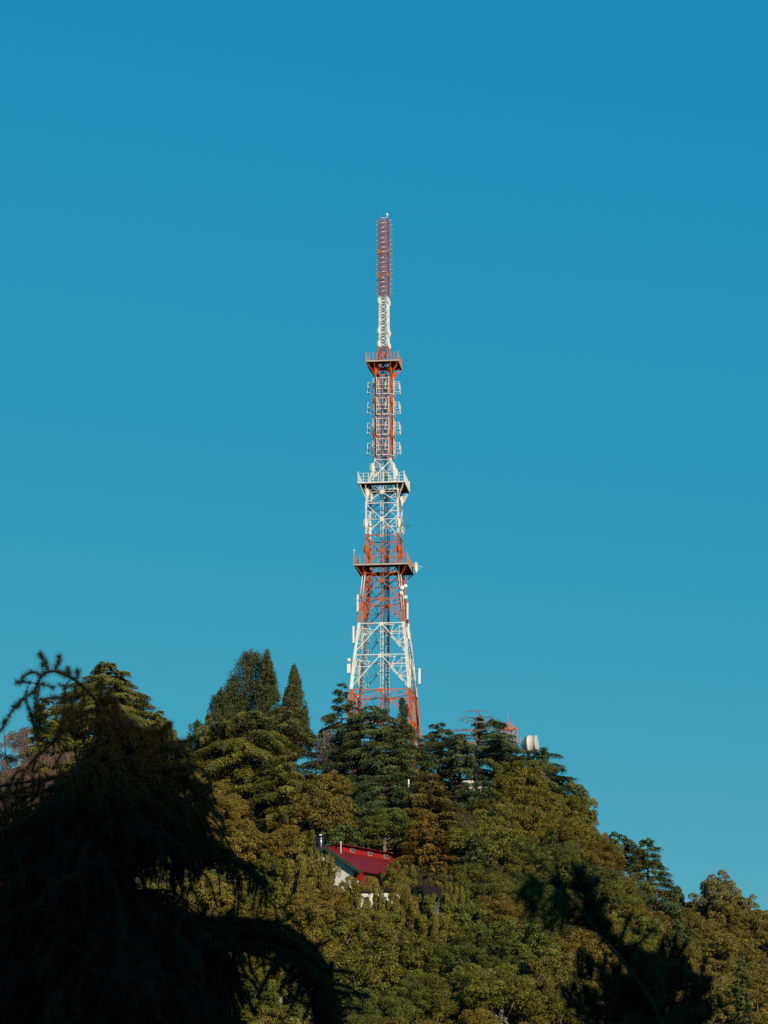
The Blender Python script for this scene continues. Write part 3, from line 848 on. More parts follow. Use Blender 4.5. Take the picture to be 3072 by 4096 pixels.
# VHF dipole bays between the upper two platforms: 4 bays on 4 faces
def vhf_panel():
    b = MB(); W = .0475; s = W
    hw = 1.18; H2 = 1.72
    for x in (-hw, hw): b.beam((x, 0, -H2), (x, 0, H2), .12)
    b.beam((0, 0, -H2), (0, 0, H2), .06)
    for zz in (-H2*.95, -H2*.38, H2*.1, H2*.86): b.beam((-hw, 0, zz), (hw, 0, zz), .09)
    b.beam((-1.75, .35, -H2*.98), (1.75, .35, -H2*.98), .12)      # mounting bar to the legs
    b.beam((-hw, 0, -H2*.98), (-hw, .35, -H2*.98), .1); b.beam((hw, 0, -H2*.98), (hw, .35, -H2*.98), .1)
    for x in (-.62, .62):
        for zz in (-.98, .25 if x < 0 else .05, .98):
            b.beam((x, 0, zz), (x, -1.15, zz), .06)
        b.beam((x, -1.15, -1.0), (x, -1.15, .30), .09); b.beam((x*1.25, -1.05, -.4), (x*1.25, -1.05, 1.0), .09)
        for zz in (-1.0, .25): b.box((x, -1.15, zz), (.17, .17, .17))
    return b.mesh('dipole_array', M['white'])
vme = vhf_panel()
for py in (1552, 1633, 1714, 1795):
    for q in range(4):
        a = q*PI/2; o = link('dipole_array', vme, tower)
        o.rotation_euler = (0, 0, a); dd = hw_at(zax(py)) + .42
        o.location = (math.sin(a)*dd, -math.cos(a)*dd, zax(py))

# inner core: lift guide rails, ladder and cables
b = MB()
zt, zb = zax(1400), zax(3120)
for (x, y) in ((-.62, .1), (-.2, .1), (-.62, .7), (-.2, .7)):
    b.beam((x, y, zb), (x, y, zt), .11)
k = zb
while k < zt:
    b.beam((-.62, .1, k), (-.2, .1, k), .05); b.beam((-.62, .7, k), (-.2, .7, k), .05); b.beam((-.62, .1, k), (-.62, .7, k), .05); b.beam((-.2, .1, k), (-.2, .7, k), .05)
    k += 1.55
b.build('guide_frame', M['band'], tower)
b = MB()
for x in (.38, 1.0): b.beam((x, 0, zb), (x, 0, zax(1450)), .085)
k = zb
while k < zax(1450):
    b.beam((.38, 0, k), (1.0, 0, k), .045); k += .68
b.build('ladder', M['band'], tower)
b = MB()
rr = random.Random(5)
for i in range(9):
    x = .1 + rr.uniform(-.12, .9); y = .35 + .1*i*.5
    top = rr.choice([zax(1200), zax(1500), zax(1900), zax(2200), zax(1200)])
    k = zb; px_ = x
    while k < top:
        n2 = min(top, k + 3); nx = x + rr.uniform(-.05, .05)
        b.beam((px_, y, k), (nx, y, n2), .065 + .03*rr.random()); px_ = nx; k = n2
b.build('cable_run', M['cable'], tower)
b = MB()     # cable trays full of pale feeders by the left rear leg and on the right legs
for (sx, sy, z0, z1, n, mi, dx) in ((-1, 1, z[3010], z[2492], 10, 0, .55), (1, 1, z[2757], z[2618], 4, 0, -.3), (-1, 1, z[2492], z[2262], 5, 0, .5), (1, 1, z[2140], z[2012], 4, 0, .1)):
    for i in range(n):
        k = z0; last = None
        while k < z1 + .1:
            h = hw_at(k); p = Vector((sx*h + dx + rr.uniform(-.32, .32), sy*h - .3 - .05*i, k))
            if last is not None: b.beam(last, p, .05)
            last = p; k += 1.3
b.build('feeder_bundle', M['grey'], tower)
# white feeder tubes on the legs below the lowest platform
for (sx, px0, z0, z1) in ((-1, 0, z[2393] - .3, zax(2314)), (1, 0, zax(2352), zax(2314)), (1, 0, zax(2460), zax(2352))):
    for off in (-.15, .30):
        b = MB(); p0 = Vector((sx*(hw_at(z0) + off), -hw_at(z0) - .25, z0)); p1 = Vector((sx*(hw_at(z1) + off), -hw_at(z1) - .25, z1))
        b.beam(p0, p1, .17, n=6)
        b.build('feeder_tube', M['white'], tower)

def local(px, py, Yl):
    """photo pixel at the tower-local depth Yl (metres behind the axis) -> local point"""
    p = at(px, py, YT + Yl)
    q = Matrix.Rotation(-YAW, 4, 'Z') @ (p - Vector((0, YT, base_z)))
    return q
def antenna_panel(px, py0, py1, wpx, Yl, sx):
    a = local(px, (py0+py1)/2, Yl); h = abs(py1-py0)*PXM(70); w = wpx*PXM(70)
    b = MB()
    b.box((a.x, a.y, a.z), (w, .16, h))
    b.box((a.x, a.y - .09, a.z), (w*.86, .04, h*.97))
    o = b.build('panel_antenna', M['dish'], tower)
    s = MB()
    hx = hw_at(a.z)
    tgt = Vector((sx*hx, max(-hx, min(hx, a.y + .3)), 0))
    for q in (-.36, .36):
        s.beam((a.x, a.y + .08, a.z + h*q), (tgt.x, tgt.y, a.z + h*q), .06)
    s.beam((a.x, a.y + .14, a.z - h*.5 - .5), (a.x, a.y + .14, a.z + h*.5), .08, n=6)
    s.build('mounting_bracket', M['steel'], o)
antenna_panel(1431, 2378, 2447, 8, -3.0, -1)
antenna_panel(1414, 2504, 2572, 8, -3.8, -1)
antenna_panel(1395, 2655, 2692, 14, -4.6, -1)
antenna_panel(1630, 2411, 2478, 7, -2.0, 1)
antenna_panel(1634, 2494, 2556, 7, -3.0, 1)
antenna_panel(1678, 2673, 2736, 9, 3.6, 1)
def drum(px, py, rpx, Yl, sx, az=0.0):
    a = local(px, py, Yl); r = rpx*PXM(70)
    ax = Vector((math.sin(az), -math.cos(az), 0))
    b = MB(); b.lathe([(0, .02), (0, r*.98), (.05, r), (.30, r), (.36, r*.93), (.42, r*.55), (.44, .01)], a, ax, 24)
    o = b.build('drum_antenna', M['dish'], tower)
    s = MB(); hx = hw_at(a.z)
    s.beam(a, (sx*hx, max(-hx, a.y + .5), a.z), .09); s.build('mounting_bracket', M['steel'], o)
drum(1608, 2352, 8.8, -4.2, 1, .1); drum(1621, 2345, 7.8, -3.4, 1, .25); drum(1606.5, 2374, 8, -4.2, 1, 0); drum(1622, 2390, 8.3, -3.4, 1, .1)
drum(1396, 2641, 7.8, -5.0, -1, -.1)
# the parabolic dish on the right of the lowest platform
a = local(1660, 2270, 1.5); b = MB(); r = 21.5*PXM(80)
ax = Vector((.97, -.24, .02)).normalized()
b.lathe([(0, .02), (.03, r*.35), (.14, r*.75), (.28, r), (.30, r*1.0), (.17, r*.74), (.07, r*.34), (.05, .02)], a, ax, 28)
o = b.build('dish_antenna', M['dish'], tower)
b = MB(); tip = a + ax*1.15
b.lathe([(0, .02), (.02, .14), (.2, .14), (.24, .02)], tip, ax, 10)
for q in range(3):
    an = 2*PI*q/3 + .5
    u = ax.cross(Vector((0, 0, 1))).normalized(); v = u.cross(ax)
    b.beam(a + ax*.28 + (u*math.cos(an) + v*math.sin(an))*r*.9, tip, .03)
b.build('feed_horn', M['dish'], o)
b = MB(); b.beam(a, a - ax*.7, .18, n=8); b.beam(a - ax*.7 + Vector((0,0,-1.0)), a - ax*.7 + Vector((0,0,1.0)), .12, n=8)
for q in (-.8, .8): b.beam(a - ax*.7 + Vector((0,0,q)), (P3[1], a.y, a.z + q), .08)
b.build('mounting_bracket', M['grey'], o)
# log-periodic aerial on the right
a0 = local(1612, 2102, 1.5); a1 = local(1643, 2102, 1.5); b = MB()
b.beam(a0, a1, .05)
dirx = (a1 - a0).normalized()
for q, l in ((.45, .62), (.62, .48), (.8, .3)):
    p = a0.lerp(a1, q); b.beam(p + Vector((0, 0, -l)), p + Vector((0, 0, l)), .03)
for s in (-1, 1): b.beam(a0.lerp(a1, .42) + Vector((0, 0, .62*s)), a1, .025); b.beam(a0.lerp(a1, .42) + Vector((0, 0, .62*s)), a0.lerp(a1, .42), .025)
b.build('yagi_antenna', M['steel'], tower)
a0 = local(1631, 2212, -2.0); b = MB()
b.beam(a0, a0 + Vector((0, 0, 1.1)), .03); b.beam(a0 + Vector((-.6, 0, 1.05)), a0 + Vector((.75, 0, .95)), .025)
b.build('whip_antenna', M['grey'], tower)

# ------------------------------------------------------------------ small mast right of it
def small_mast():
    Y = 455; c = at(2034, 3060, Y); gz = ground(c.x, Y)
    t = empty('radio_mast', (c.x, Y, gz), .35)
    tag(t, 'small red lattice radio mast with a thin spike behind the right hand cedars', 'mast')
    def zz(py): return at(2034, py, Y).z - gz
    s = Y/F
    b = MB(); H1 = zz(2912)
    hw = 26*s
    for (sx, sy) in CS: b.beam((sx*hw, sy*hw, -.5), (sx*hw, sy*hw, H1), .16)
    b.build('leg', M['orange'], t)
    b = MB(); k = 0.0
    while k < H1 - .1:
        n2 = min(H1, k + 2.2)
        for q in range(4):
            a = CS[q]; d = CS[(q+1) % 4]
            b.beam((a[0]*hw, a[1]*hw, k), (d[0]*hw, d[1]*hw, n2), .07); b.beam((d[0]*hw, d[1]*hw, k), (a[0]*hw, a[1]*hw, n2), .068)
            b.beam((a[0]*hw, a[1]*hw, n2), (d[0]*hw, d[1]*hw, n2), .09)
        k = n2
    b.build('bracing', M['orange'], t)
    b = MB(); h2 = zz(2885)
    for (sx, sy) in CS:
        b.beam((sx*hw*.55, sy*hw*.55, H1 - 3), (0, 0, h2 + .4), .10)
        b.beam((sx*hw, sy*hw, H1), (sx*hw*.3, sy*hw*.3, h2 - .4), .07)
    b.beam((.55, 0, H1), (.55, 0, zz(2888)), .07); b.beam((.9, .2, H1), (.9, .2, zz(2886)), .06)
    b.beam((0, 0, H1 - 3), (0, 0, zz(2868)), .16, n=6); b.beam((0, 0, zz(2868)), (0, 0, zz(2845)), .12, n=6, w2=.05)
    b.build('spire', mat('faded_red_paint', (.55, .22, .18), .6, .3), t)
    b = MB(); b.box((.05, -.2, zz(2914)), (.5, .4, .5)); b.build('junction_box', M['orange'], t)
    for (px, py, r) in ((1994, 2953, 5), (2038, 2972, 7), (1992, 2982, 6), (2030, 2984, 5)):
        p = at(px, py, Y - 2.0) - Vector((c.x, Y, gz)); p = Matrix.Rotation(-.35, 4, 'Z') @ p
        b = MB(); b.lathe([(0, .02), (0, r*s), (.3, r*s), (.4, r*s*.6), (.42, .01)], p, (-.35, -.94, 0), 16)
        b.beam(p, (max(-hw, min(hw, p.x)), -hw, p.z), .08)
        b.build('drum_antenna', M['dish'], t)
small_mast()
def drum_ant():
    Y = 452; c = at(2112, 2990, Y); gz = ground(c.x, Y); s = Y/F
    t = empty('satellite_drum', (c.x + .55, Y, gz), 0)
    tag(t, 'large white shrouded dish antenna lying sideways above the right cedars', 'antenna')
    zc = at(2112, 2979, Y).z - gz; r = 37*s
    b = MB(); ax = Vector((.96, -.26, .05)).normalized()
    c0 = Vector((-.3, 0, zc)) - ax*.2
    b.lathe([(-1.35, .25), (-1.2, r*.35), (-.7, r*.75), (0, r*.98), (.02, r*1.03), (.22, r*1.03), (.24, r*1.0), (1.55, r*.97), (1.57, r*1.0), (1.72, r*.98), (1.74, r*.9), (1.60, .05)], c0, ax, 32)
    d = b.build('shroud', mat('weathered_white_shroud', (.66, .63, .55), .6, .3, noise=.12), t)
    b = MB()
    for k in range(6):
        an = PI*.1 + PI*k/3; u = ax.cross(Vector((0, 0, 1))).normalized(); v = u.cross(ax)
        b.beam(c0 - ax*1.3 + (u*math.cos(an) + v*math.sin(an))*.3, c0 - ax*.0 + (u*math.cos(an) + v*math.sin(an))*r*1.02, .09)
    b.build('rib', M['grey'], t)
    b = MB()
    b.beam((-.5, 0, -.5), (-.5, 0, zc - .5), .5, n=10); b.beam((-1.2, .4, -.5), (-.6, 0, zc - 1), .15)
    b.build('pedestal', M['grey'], t)
    p = at(2078, 2950, Y) - Vector((c.x, Y, gz))
    b = MB()
    for dx in (-.35, .1): b.beam((p.x + dx, 0, 0), (p.x + dx, 0, p.z), .06)
    for q in range(5): b.beam((p.x - .35, 0, p.z - .3 - q*.55), (p.x + .1, 0, p.z - .3 - q*.55), .04)
    b.beam((p.x - .9, 0, p.z - .2), (p.x + .5, 0, p.z - .2), .05)
    b.build('access_ladder', M['grey'], t)
drum_ant()

# ------------------------------------------------------------------ house with the red roof
def house():
    Y = 368.0
    A = at(1300, 3388, Y)
    gz = ground(A.x + 3, Y + 8)
    ang = math.atan2(.45, .89)                # ridge direction: away and to the right
    t = empty('red_roofed_house', (A.x, Y, A.z - 8.2), -ang)
    tag(t, 'white gabled house with long red sheet roof and green bargeboard among the trees', 'house')
    # local: +Y along the ridge (away), +X to the right eave
    L = 23.0; hw = 6.4; zr = 8.2; ze = zr - 4.0; th = .12
    b = MB()
    for s in (1, -1):
        r0 = (0, -.3, zr); r1 = (0, L, zr); e0 = (s*hw, -.3, ze); e1 = (s*hw, L, ze)
        up = [(0, 0, th)]
        vs = [r0, r1, e1, e0] + [(p[0], p[1], p[2] + th) for p in (r0, r1, e1, e0)]
        b.add(vs, [(0,1,2,3),(7,6,5,4),(0,4,5,1),(1,5,6,2),(2,6,7,3),(3,7,4,0)] if s > 0 else [(3,2,1,0),(4,5,6,7),(1,5,4,0),(2,6,5,1),(3,7,6,2),(0,4,7,3)])
        n = 38
        for k in range(n):          # standing seams of the sheets
            y = -.2 + (L + .1)*k/(n-1)
            b.beam((0, y, zr + th + .01), (s*hw, y, ze + th + .01), .05, .05)
    b.build('roof', M['roof'], t)
    b = MB()
    for s in (1, -1): b.beam((0, -.36, zr - .18), (s*hw, -.36, ze - .18), .07, .42)
    b.build('bargeboard', M['green'], t)
    b = MB()     # main body with gable ends
    w = hw - .75
    zc = zr - .12 - 4.0*(w/hw) ; zt = zr - .14
    vs = [(-w, .5, -9), (w, .5, -9), (w, .5, zc), (0, .5, zt), (-w, .5, zc), (-w, L - .5, -9), (w, L - .5, -9), (w, L - .5, zc), (0, L - .5, zt), (-w, L - .5, zc)]
    b.add(vs, [(0,1,2,3,4), (9,8,7,6,5), (1,6,7,2), (0,4,9,5)])
    b.build('wall', M['wall'], t)
    b = MB()
    b.box((w - .1, .47, zc - .9), (1.6, .10, 1.4)); b.build('gable_panel', M['redwall'], t)
    b = MB(); b.box((w + .05, L/2, -3.3 + zc/2 - .5), (.08, L - 1.0, zc + 6.4)); b.build('side_cladding', M['brick'], t)
    # raised dormer along the ridge
    y0, y1 = 3.2, L - 1
    b = MB()
    b.add([(1.15, y0, zr - .55), (1.15, y1, zr - .55), (1.15, y1, zr + .62), (1.15, y0, zr + .62), (-.4, y0, zr - .5), (-.4, y0, zr + .75), (-.4, y1, zr - .5), (-.4, y1, zr + .75)],
          [(0,1,2,3), (4,0,3,5), (1,6,7,2)])
    b.build('dormer_wall', M['redwall'], t)
    b = MB()
    vs = [(-.6, y0 - .5, zr + .98), (1.75, y0 - .5, zr + .52), (1.75, y1 + .5, zr + .52), (-.6, y1 + .5, zr + .98)]
    b.add(vs + [(p[0], p[1], p[2] + .1) for p in vs], [(3,2,1,0), (4,5,6,7), (0,1,5,4), (1,2,6,5), (2,3,7,6), (3,0,4,7)])
    b.build('dormer_roof', M['roof'], t)
    for y in (7.0, 13.0, 18.6):
        f = MB(); f.box((1.18, y, zr - .02), (.06, 1.5, .6)); fr = f.build('window', M['cream'], t)
        g_ = MB(); g_.box((1.215, y - .36, zr - .02), (.03, .62, .46)); g_.box((1.215, y + .36, zr - .02), (.03, .62, .46)); g_.build('pane', M['glass'], fr)
    b = MB(); b.beam((1.6, 2.2, zr - 1.1), (1.6, 2.2, zr + .75), .16, n=8); b.beam((1.6, 2.2, zr + .75), (1.6, 2.2, zr + .95), .26, n=8)
    b.build('flue_pipe', M['white'], t)
    # gable window
    f = MB(); f.box((-1.2, .47, zc + .6), (1.3, .08, 1.5)); fr = f.build('window', M['green'], t)
    g_ = MB(); g_.box((-1.2, .42, zc + .6), (1.0, .04, 1.2)); g_.build('pane', M['glass'], fr)
    return
house()
def tank():
    Y = 373.0; a = at(1281, 3385, Y); s = Y/F
    zt = at(1281, 3338, Y).z; gz = a.z - 1.5
    gt = gz
    t = empty('water_tank', (a.x, Y, gt), 0); tag(t, 'black cylindrical water tank standing at the left end of the red roof', 'tank')
    H = zt - gt; r = 17*s
    b = MB(); b.lathe([(1.2, r), (H - .55, r), (H - .2, r*.75), (H - .14, r*.34)], (0, 0, 0), (0, 0, 1), 24)
    for k in range(4): b.lathe([(1.35 + k*.55, r*1.0), (1.42 + k*.55, r*1.04), (1.49 + k*.55, r)], (0, 0, 0), (0, 0, 1), 24)
    b.build('tank_body', M['tank'], t)
    b = MB(); b.lathe([(H - .16, r*.34), (H, r*.34), (H + .04, .01)], (0, 0, 0), (0, 0, 1), 16); b.build('lid', M['dish'], t)
    b = MB()
    for (sx, sy) in CS: b.beam((sx*r*.7, sy*r*.7, ground(a.x, Y) - gt - 1), (sx*r*.7, sy*r*.7, 1.12), .12)
    b.box((0, 0, 1.15), (r*2.2, r*2.2, .1)); b.build('stand', M['steel'], t)
tank()
def cottage():
    Y = 360.0; a = at(1500, 3640, Y); gz = ground(a.x, Y) - .3
    t = empty('white_cottage', (a.x, Y, gz), -.25); tag(t, 'white walled cottage glimpsed through branches below the red roof', 'house')
    top = at(1500, 3562, Y).z - gz; W = 4.6
    b = MB(); b.box((0, 3, top/2 - .3), (W, 6, top)); b.build('wall', M['wall'], t)
    b = MB(); b.add([(-W/2-.4, -.4, top - .2), (W/2+.4, -.4, top - .2), (W/2+.4, 6.4, top+.2), (-W/2-.4, 6.4, top+.2), (-W/2-.4, 3, top+.5), (W/2+.4, 3, top+.5)], [(0,1,5,4), (3,4,5,2), (0,4,3), (1,2,5)])
    b.build('roof', M['darkroof'], t)
    for x in (-1.3, .1, 1.4):
        f = MB(); f.box((x, -.02, top - 1.6), (.8, .08, 1.3)); fr = f.build('window', M['bluegrey'], t)
        g_ = MB(); g_.box((x, -.08, top - 1.6), (.6, .04, 1.1)); g_.build('pane', M['glass'], fr)
    b = MB(); b.box((0, -.7, top - 2.7), (W + .6, 1.3, .12))
    for k in range(9): b.beam((-W/2 + k*W/8, -1.3, top - 2.7), (-W/2 + k*W/8, -1.3, top - 1.9), .06)
    b.beam((-W/2, -1.3, top - 1.9), (W/2, -1.3, top - 1.9), .07); b.build('balcony', M['white'], t)
cottage()
def shed():
    Y = 362.0; a = at(1775, 3655, Y); gz = ground(a.x, Y) - .3
    t = empty('hillside_shed', (a.x, Y, gz), .12); tag(t, 'dark roofed blue grey shed in a shaded gap right of the cottage', 'shed')
    top = at(1775, 3590, Y).z - gz; W = 5.0
    b = MB(); b.box((0, 2.4, top/2 - .3), (W, 4.4, top)); b.build('wall', M['bluegrey'], t)
    z1 = top + .1
    b = MB(); vs = [(-W/2-.5, -.9, z1 - .1), (W/2+.5, -.9, z1 - .5), (W/2+.5, 5, z1 + 1.6), (-W/2-.5, 5, z1 + 2.0)]
    b.add(vs + [(p[0], p[1], p[2] + .1) for p in vs], [(3,2,1,0), (4,5,6,7), (0,1,5,4), (1,2,6,5), (2,3,7,6), (3,0,4,7)])
    b.build('roof', M['darkroof'], t)
    b = MB()
    for k in range(6): b.box((-W/2 + .5 + k*.8, .17, top - 1.4), (.35, .06, 1.5))
    b.build('window', M['glass'], t)
shed()
def ridge_building():
    Y = 424.0; a = at(1865, 3200, Y); gz = ground(a.x, Y) - .3
    t = empty('ridge_building', (a.x, Y, gz), -.1); tag(t, 'low white building on the ridge behind the tiered deodar', 'building')
    top = at(1865, 3172, Y).z - gz
    top = max(top, 2.2)
    b = MB(); b.box((0, 3, top/2), (5.4, 6, top)); b.build('wall', M['wall'], t)
    b = MB(); b.box((0, 3, top + .1), (6, 6.6, .16)); b.build('roof', M['darkroof'], t)
    b = MB()
    for k in (-1.7, 0, 1.7): b.box((k, -.03, top*.55), (.9, .08, top*.5))
    b.build('window', M['glass'], t)
ridge_building()
def pole_ant():
    Y = 404.0; a = at(1635, 3195, Y); gz = ground(a.x, Y)
    t = empty('antenna_pole', (a.x, Y, gz), 0); tag(t, 'thin white pole with a slim sector antenna on the slope below the orange leg', 'pole')
    zt = at(1635, 3118, Y).z - gz
    b = MB(); b.beam((0, 0, -.4), (0, 0, zt), .09, n=6); b.build('pole', M['white'], t)
    b = MB(); b.box((0, -.12, zt - .75), (.24, .14, 1.5)); b.build('panel_antenna', M['dish'], t)
pole_ant()
def wire():
    Y = 430.0; a = at(1232, 3070, Y); gz = ground(a.x, Y); zt = at(1232, 3020, Y).z
    t = empty('utility_pole', (a.x, Y, gz), 0); tag(t, 'thin grey utility pole in the gap between the spire cypress and the tower cedars', 'pole')
    b = MB(); b.beam((0, 0, -.5), (0, 0, zt - gz), .13, n=6); b.build('pole', M['grey'], t)
    b = MB(); b.beam((-.6, 0, zt - gz - .2), (.6, 0, zt - gz - .2), .09); b.build('crossarm', M['steel'], t)
    b = MB(); p0 = at(1150, 3018, Y); p1 = at(1330, 3030, Y); last = None
    for k in range(13):
        u = k/12; p = p0.lerp(p1, u) - Vector((0, 0, .25*math.sin(PI*u)))
        if last is not None: b.beam(last, p, .06, n=5)
        last = p
    tag(b.build('overhead_cable', M['cable']), 'dark overhead cable crossing the gap left of the tower cedars', 'cable')
wire()

# ------------------------------------------------------------------ near dark conifers
class Needles:
    def __init__(s, seed): s.g = rng_of(seed); s.P = []; s.D = []; s.L = []; s.W = []; s.b = MB()
    def shoots(s, pts, per_m, nl, nw, n_needles, spread=1.0, bias=(0, 0, .2)):
        """needle rosettes along a polyline"""
        P = np.array([[*p] for p in pts]); seg = P[1:] - P[:-1]; ln = np.linalg.norm(seg, axis=1); tot = ln.sum()
        m = max(2, int(tot*per_m)); g = s.g
        u = np.sort(g.random(m))*tot; cum = np.concatenate([[0], np.cumsum(ln)])
        i = np.clip(np.searchsorted(cum, u) - 1, 0, len(seg) - 1)
        base = P[i] + seg[i]*((u - cum[i])/np.maximum(ln[i], 1e-6))[:, None]
        ax = norm(seg[i])
        B = np.repeat(base, n_needles, 0); A = np.repeat(ax, n_needles, 0)
        D = norm(g.normal(size=B.shape)*spread + A*.75 + np.array(bias))
        s.P.append(B); s.D.append(D); s.L.append(nl*g.uniform(.6, 1.15, len(B))); s.W.append(np.full(len(B), nw))
    def build(s):
        P = np.concatenate(s.P); D = np.concatenate(s.D); L = np.concatenate(s.L)[:, None]; W = np.concatenate(s.W)[:, None]
        B = norm(np.cross(D, s.g.normal(size=D.shape)))
        V = np.stack([P - B*W/2, P + B*W/2, P + D*L], 1).reshape(-1, 3)
        print('NEEDLES', len(P))
        return np_mesh('needle_foliage', V, 3, M['near'], np.clip(s.g.normal(.4, .22, len(P)), 0, 1))

def bez(p, n):
    """Catmull-Rom through p"""
    out = []
    q = [p[0] + (p[0] - p[1])] + list(p) + [p[-1] + (p[-1] - p[-2])]
    for i in range(1, len(q) - 2):
        for k in range(n):
            t = k/n
            out.append(.5*((2*q[i]) + (q[i+1] - q[i-1])*t + (2*q[i-1] - 5*q[i] + 4*q[i+1] - q[i+2])*t*t + (3*q[i] - q[i-1] - 3*q[i+1] + q[i+2])*t**3))
    out.append(p[-1]); return out

def near_left():
    YN = 25.0; N = Needles(11); g = random.Random(21)
    px = YN/F*1.02
    def pt(x, y, d=0.0): return at(x, y, YN + d)
    NL, NW = .062, .0042
    def limb(pts, r0, r1, per=55, nn=9, twig=None, nl=NL):
        c = bez(pts, 7)
        rr = [r0 + (r1 - r0)*i/(len(c)-1) for i in range(len(c))]
        N.b.tube(c, rr, 5)
        N.shoots(c[2:] if len(c) > 6 else c, per, nl, NW, nn)
        if twig:
            n, l0, l1, dn = twig
            for k in range(n):
                u = .12 + .88*(k + g.random())/n; i = min(len(c)-1, int(u*(len(c)-1)))
                l = g.uniform(l0, l1); side = Vector((g.uniform(-1, 1), g.uniform(-1, 1), 0))*l*g.choice((.3, .4, .9, 1.2)); dn_ = dn; dn = dn_*g.choice((1, 1, .5, .1, -.3)) if per > 80 else dn_
                p0 = c[i]; p1 = p0 + side*.7 + Vector((0, 0, -l*.25*dn)); p2 = p0 + side*1.1 + Vector((0, 0, -l*dn))
                cc = bez([p0, p1, p2], 3); N.b.tube(cc, [.006]*len(cc), 4)
                N.shoots(cc, per, nl*.9, NW, nn, bias=(0, 0, -.15)); dn = dn_
    # trunk: leader at px 395, thick lower down
    tr = [pt(385, 2800), pt(405, 2950), pt(430, 3150), pt(440, 3400), pt(445, 3700), pt(450, 4100), pt(450, 4900)]
    z0 = ground(tr[-1].x, YN) - 1
    c = bez(tr, 6); c.append(Vector((c[-1].x, YN, z0)))
    N.b.tube(c, [.018 + .16*i/(len(c)-1)*1.0 for i in range(len(c))], 8)
    N.shoots(c[:10], 60, NL, NW, 8)
    # the arching leader with hanging shoots
    limb([pt(385, 2800), pt(330, 2745), pt(265, 2700), pt(205, 2685), pt(165, 2705), pt(140, 2760), pt(90, 2800), pt(45, 2850), pt(0, 2925)], .016, .005, 110, 14, nl=.085)
    for (a, b_, c_) in (((170, 2680), (172, 2640), (160, 2612)), ((215, 2688), (235, 2650), (238, 2625)), ((200, 2690), (185, 2665), (180, 2640)), ((262, 2700), (275, 2690), (268, 2670)), ((300, 2720), (312, 2700), (310, 2680))):
        limb([pt(*a), pt(*b_), pt(*c_)], .007, .003, 150, 16, nl=.085)
    for (pts, d) in (([(165, 2700), (130, 2690), (100, 2700), (85, 2725)], 0), ([(150, 2720), (140, 2780), (145, 2880), (150, 2960)], 0), ([(110, 2745), (105, 2800), (130, 2880), (150, 2965)], .1),
                     ([(160, 2740), (150, 2790), (158, 2840), (185, 2925)], -.1), ([(100, 2780), (80, 2810), (65, 2830), (62, 2830)], 0), ([(140, 2735), (170, 2738), (212, 2750), (212, 2752)], 0),
                     ([(145, 2732), (100, 2730), (68, 2730), (66, 2732)], 0), ([(150, 2850), (160, 2900), (175, 2925), (200, 2940)], 0),
                     ([(280, 2720), (262, 2745), (258, 2790), (255, 2880)], 0), ([(262, 2745), (248, 2742), (244, 2742), (240, 2740)], 0), ([(255, 2790), (228, 2790), (190, 2795), (170, 2810)], 0),
                     ([(300, 2735), (300, 2780), (285, 2830), (250, 2870)], .1), ([(330, 2750), (335, 2800), (320, 2850), (290, 2890)], 0), ([(285, 2790), (285, 2830), (275, 2860), (245, 2900)], 0)):
        limb([pt(x, y, d) for x, y in pts], .007, .003, 120, 14, nl=.078)
    limb([pt(398, 2840), pt(400, 2790), pt(405, 2745), pt(408, 2715)], .01, .004, 130, 15, (6, .04, .08, 1), nl=.07)
    limb([pt(405, 2850), pt(425, 2800), pt(440, 2770), pt(452, 2755)], .01, .004, 120, 14, (5, .04, .08, 1), nl=.065)
    limb([pt(398, 2850), pt(330, 2845), pt(290, 2858), pt(250, 2895), pt(228, 2940)], .01, .004, 120, 14, (14, .04, .12, 1), nl=.07)
    # right side named boughs of the outline
    def fan(pts, r0, r1, per, nn, twig, n, jit=22, nl=.075):
        for k in range(n):
            dd = g.uniform(-.35, .35); jx, jy = g.uniform(-jit, jit), g.uniform(-jit, jit)
            limb([pt(x + jx*i/len(pts), y + jy*(i > 0), dd*i/len(pts)) for i, (x, y) in enumerate(pts)], r0, r1, per, nn, twig, nl)
    fan([(400, 2850), (500, 2880), (560, 2925), (640, 2935), (690, 2895)], .012, .004, 110, 14, (12, .06, .16, 1), 3, 14)
    fan([(400, 2800), (440, 2790), (455, 2800), (468, 2830)], .01, .004, 120, 14, (8, .05, .12, 1), 2, 12)
    fan([(400, 2840), (450, 2850), (475, 2870), (485, 2900)], .01, .004, 120, 14, (8, .05, .12, 1), 2, 14)
    fan([(400, 2930), (480, 2960), (600, 2985), (680, 2990), (735, 2985)], .014, .004, 110, 14, (16, .08, .22, 1), 4)
    fan([(410, 3000), (560, 3030), (680, 3060), (780, 3060)], .014, .004, 110, 14, (16, .08, .25, 1), 4, 26)
    fan([(420, 3100), (560, 3110), (700, 3110), (800, 3160), (810, 3230)], .014, .004, 110, 14, (18, .1, .28, 1), 5, 30)
    fan([(430, 3230), (600, 3210), (740, 3260), (800, 3350), (830, 3430)], .014, .004, 110, 14, (18, .1, .3, 1), 5, 34)
    fan([(440, 3330), (640, 3310), (800, 3370), (930, 3440), (1030, 3495), (1050, 3540)], .016, .003, 90, 12, (16, .1, .3, 1), 3, 24)
    fan([(440, 3700), (600, 3660), (740, 3670), (840, 3700), (900, 3750)], .02, .004, 110, 14, (22, .15, .45, 1), 7, 34)
    fan([(620, 3735), (860, 3700), (1040, 3715), (1170, 3775), (1255, 3870), (1300, 3990), (1305, 4120)], .016, .004, 120, 15, (34, .06, .22, 1), 7, 42, .08)
    fan([(440, 3850), (600, 3800), (760, 3810), (870, 3860), (900, 3950)], .02, .004, 110, 14, (22, .15, .45, 1), 7, 60)
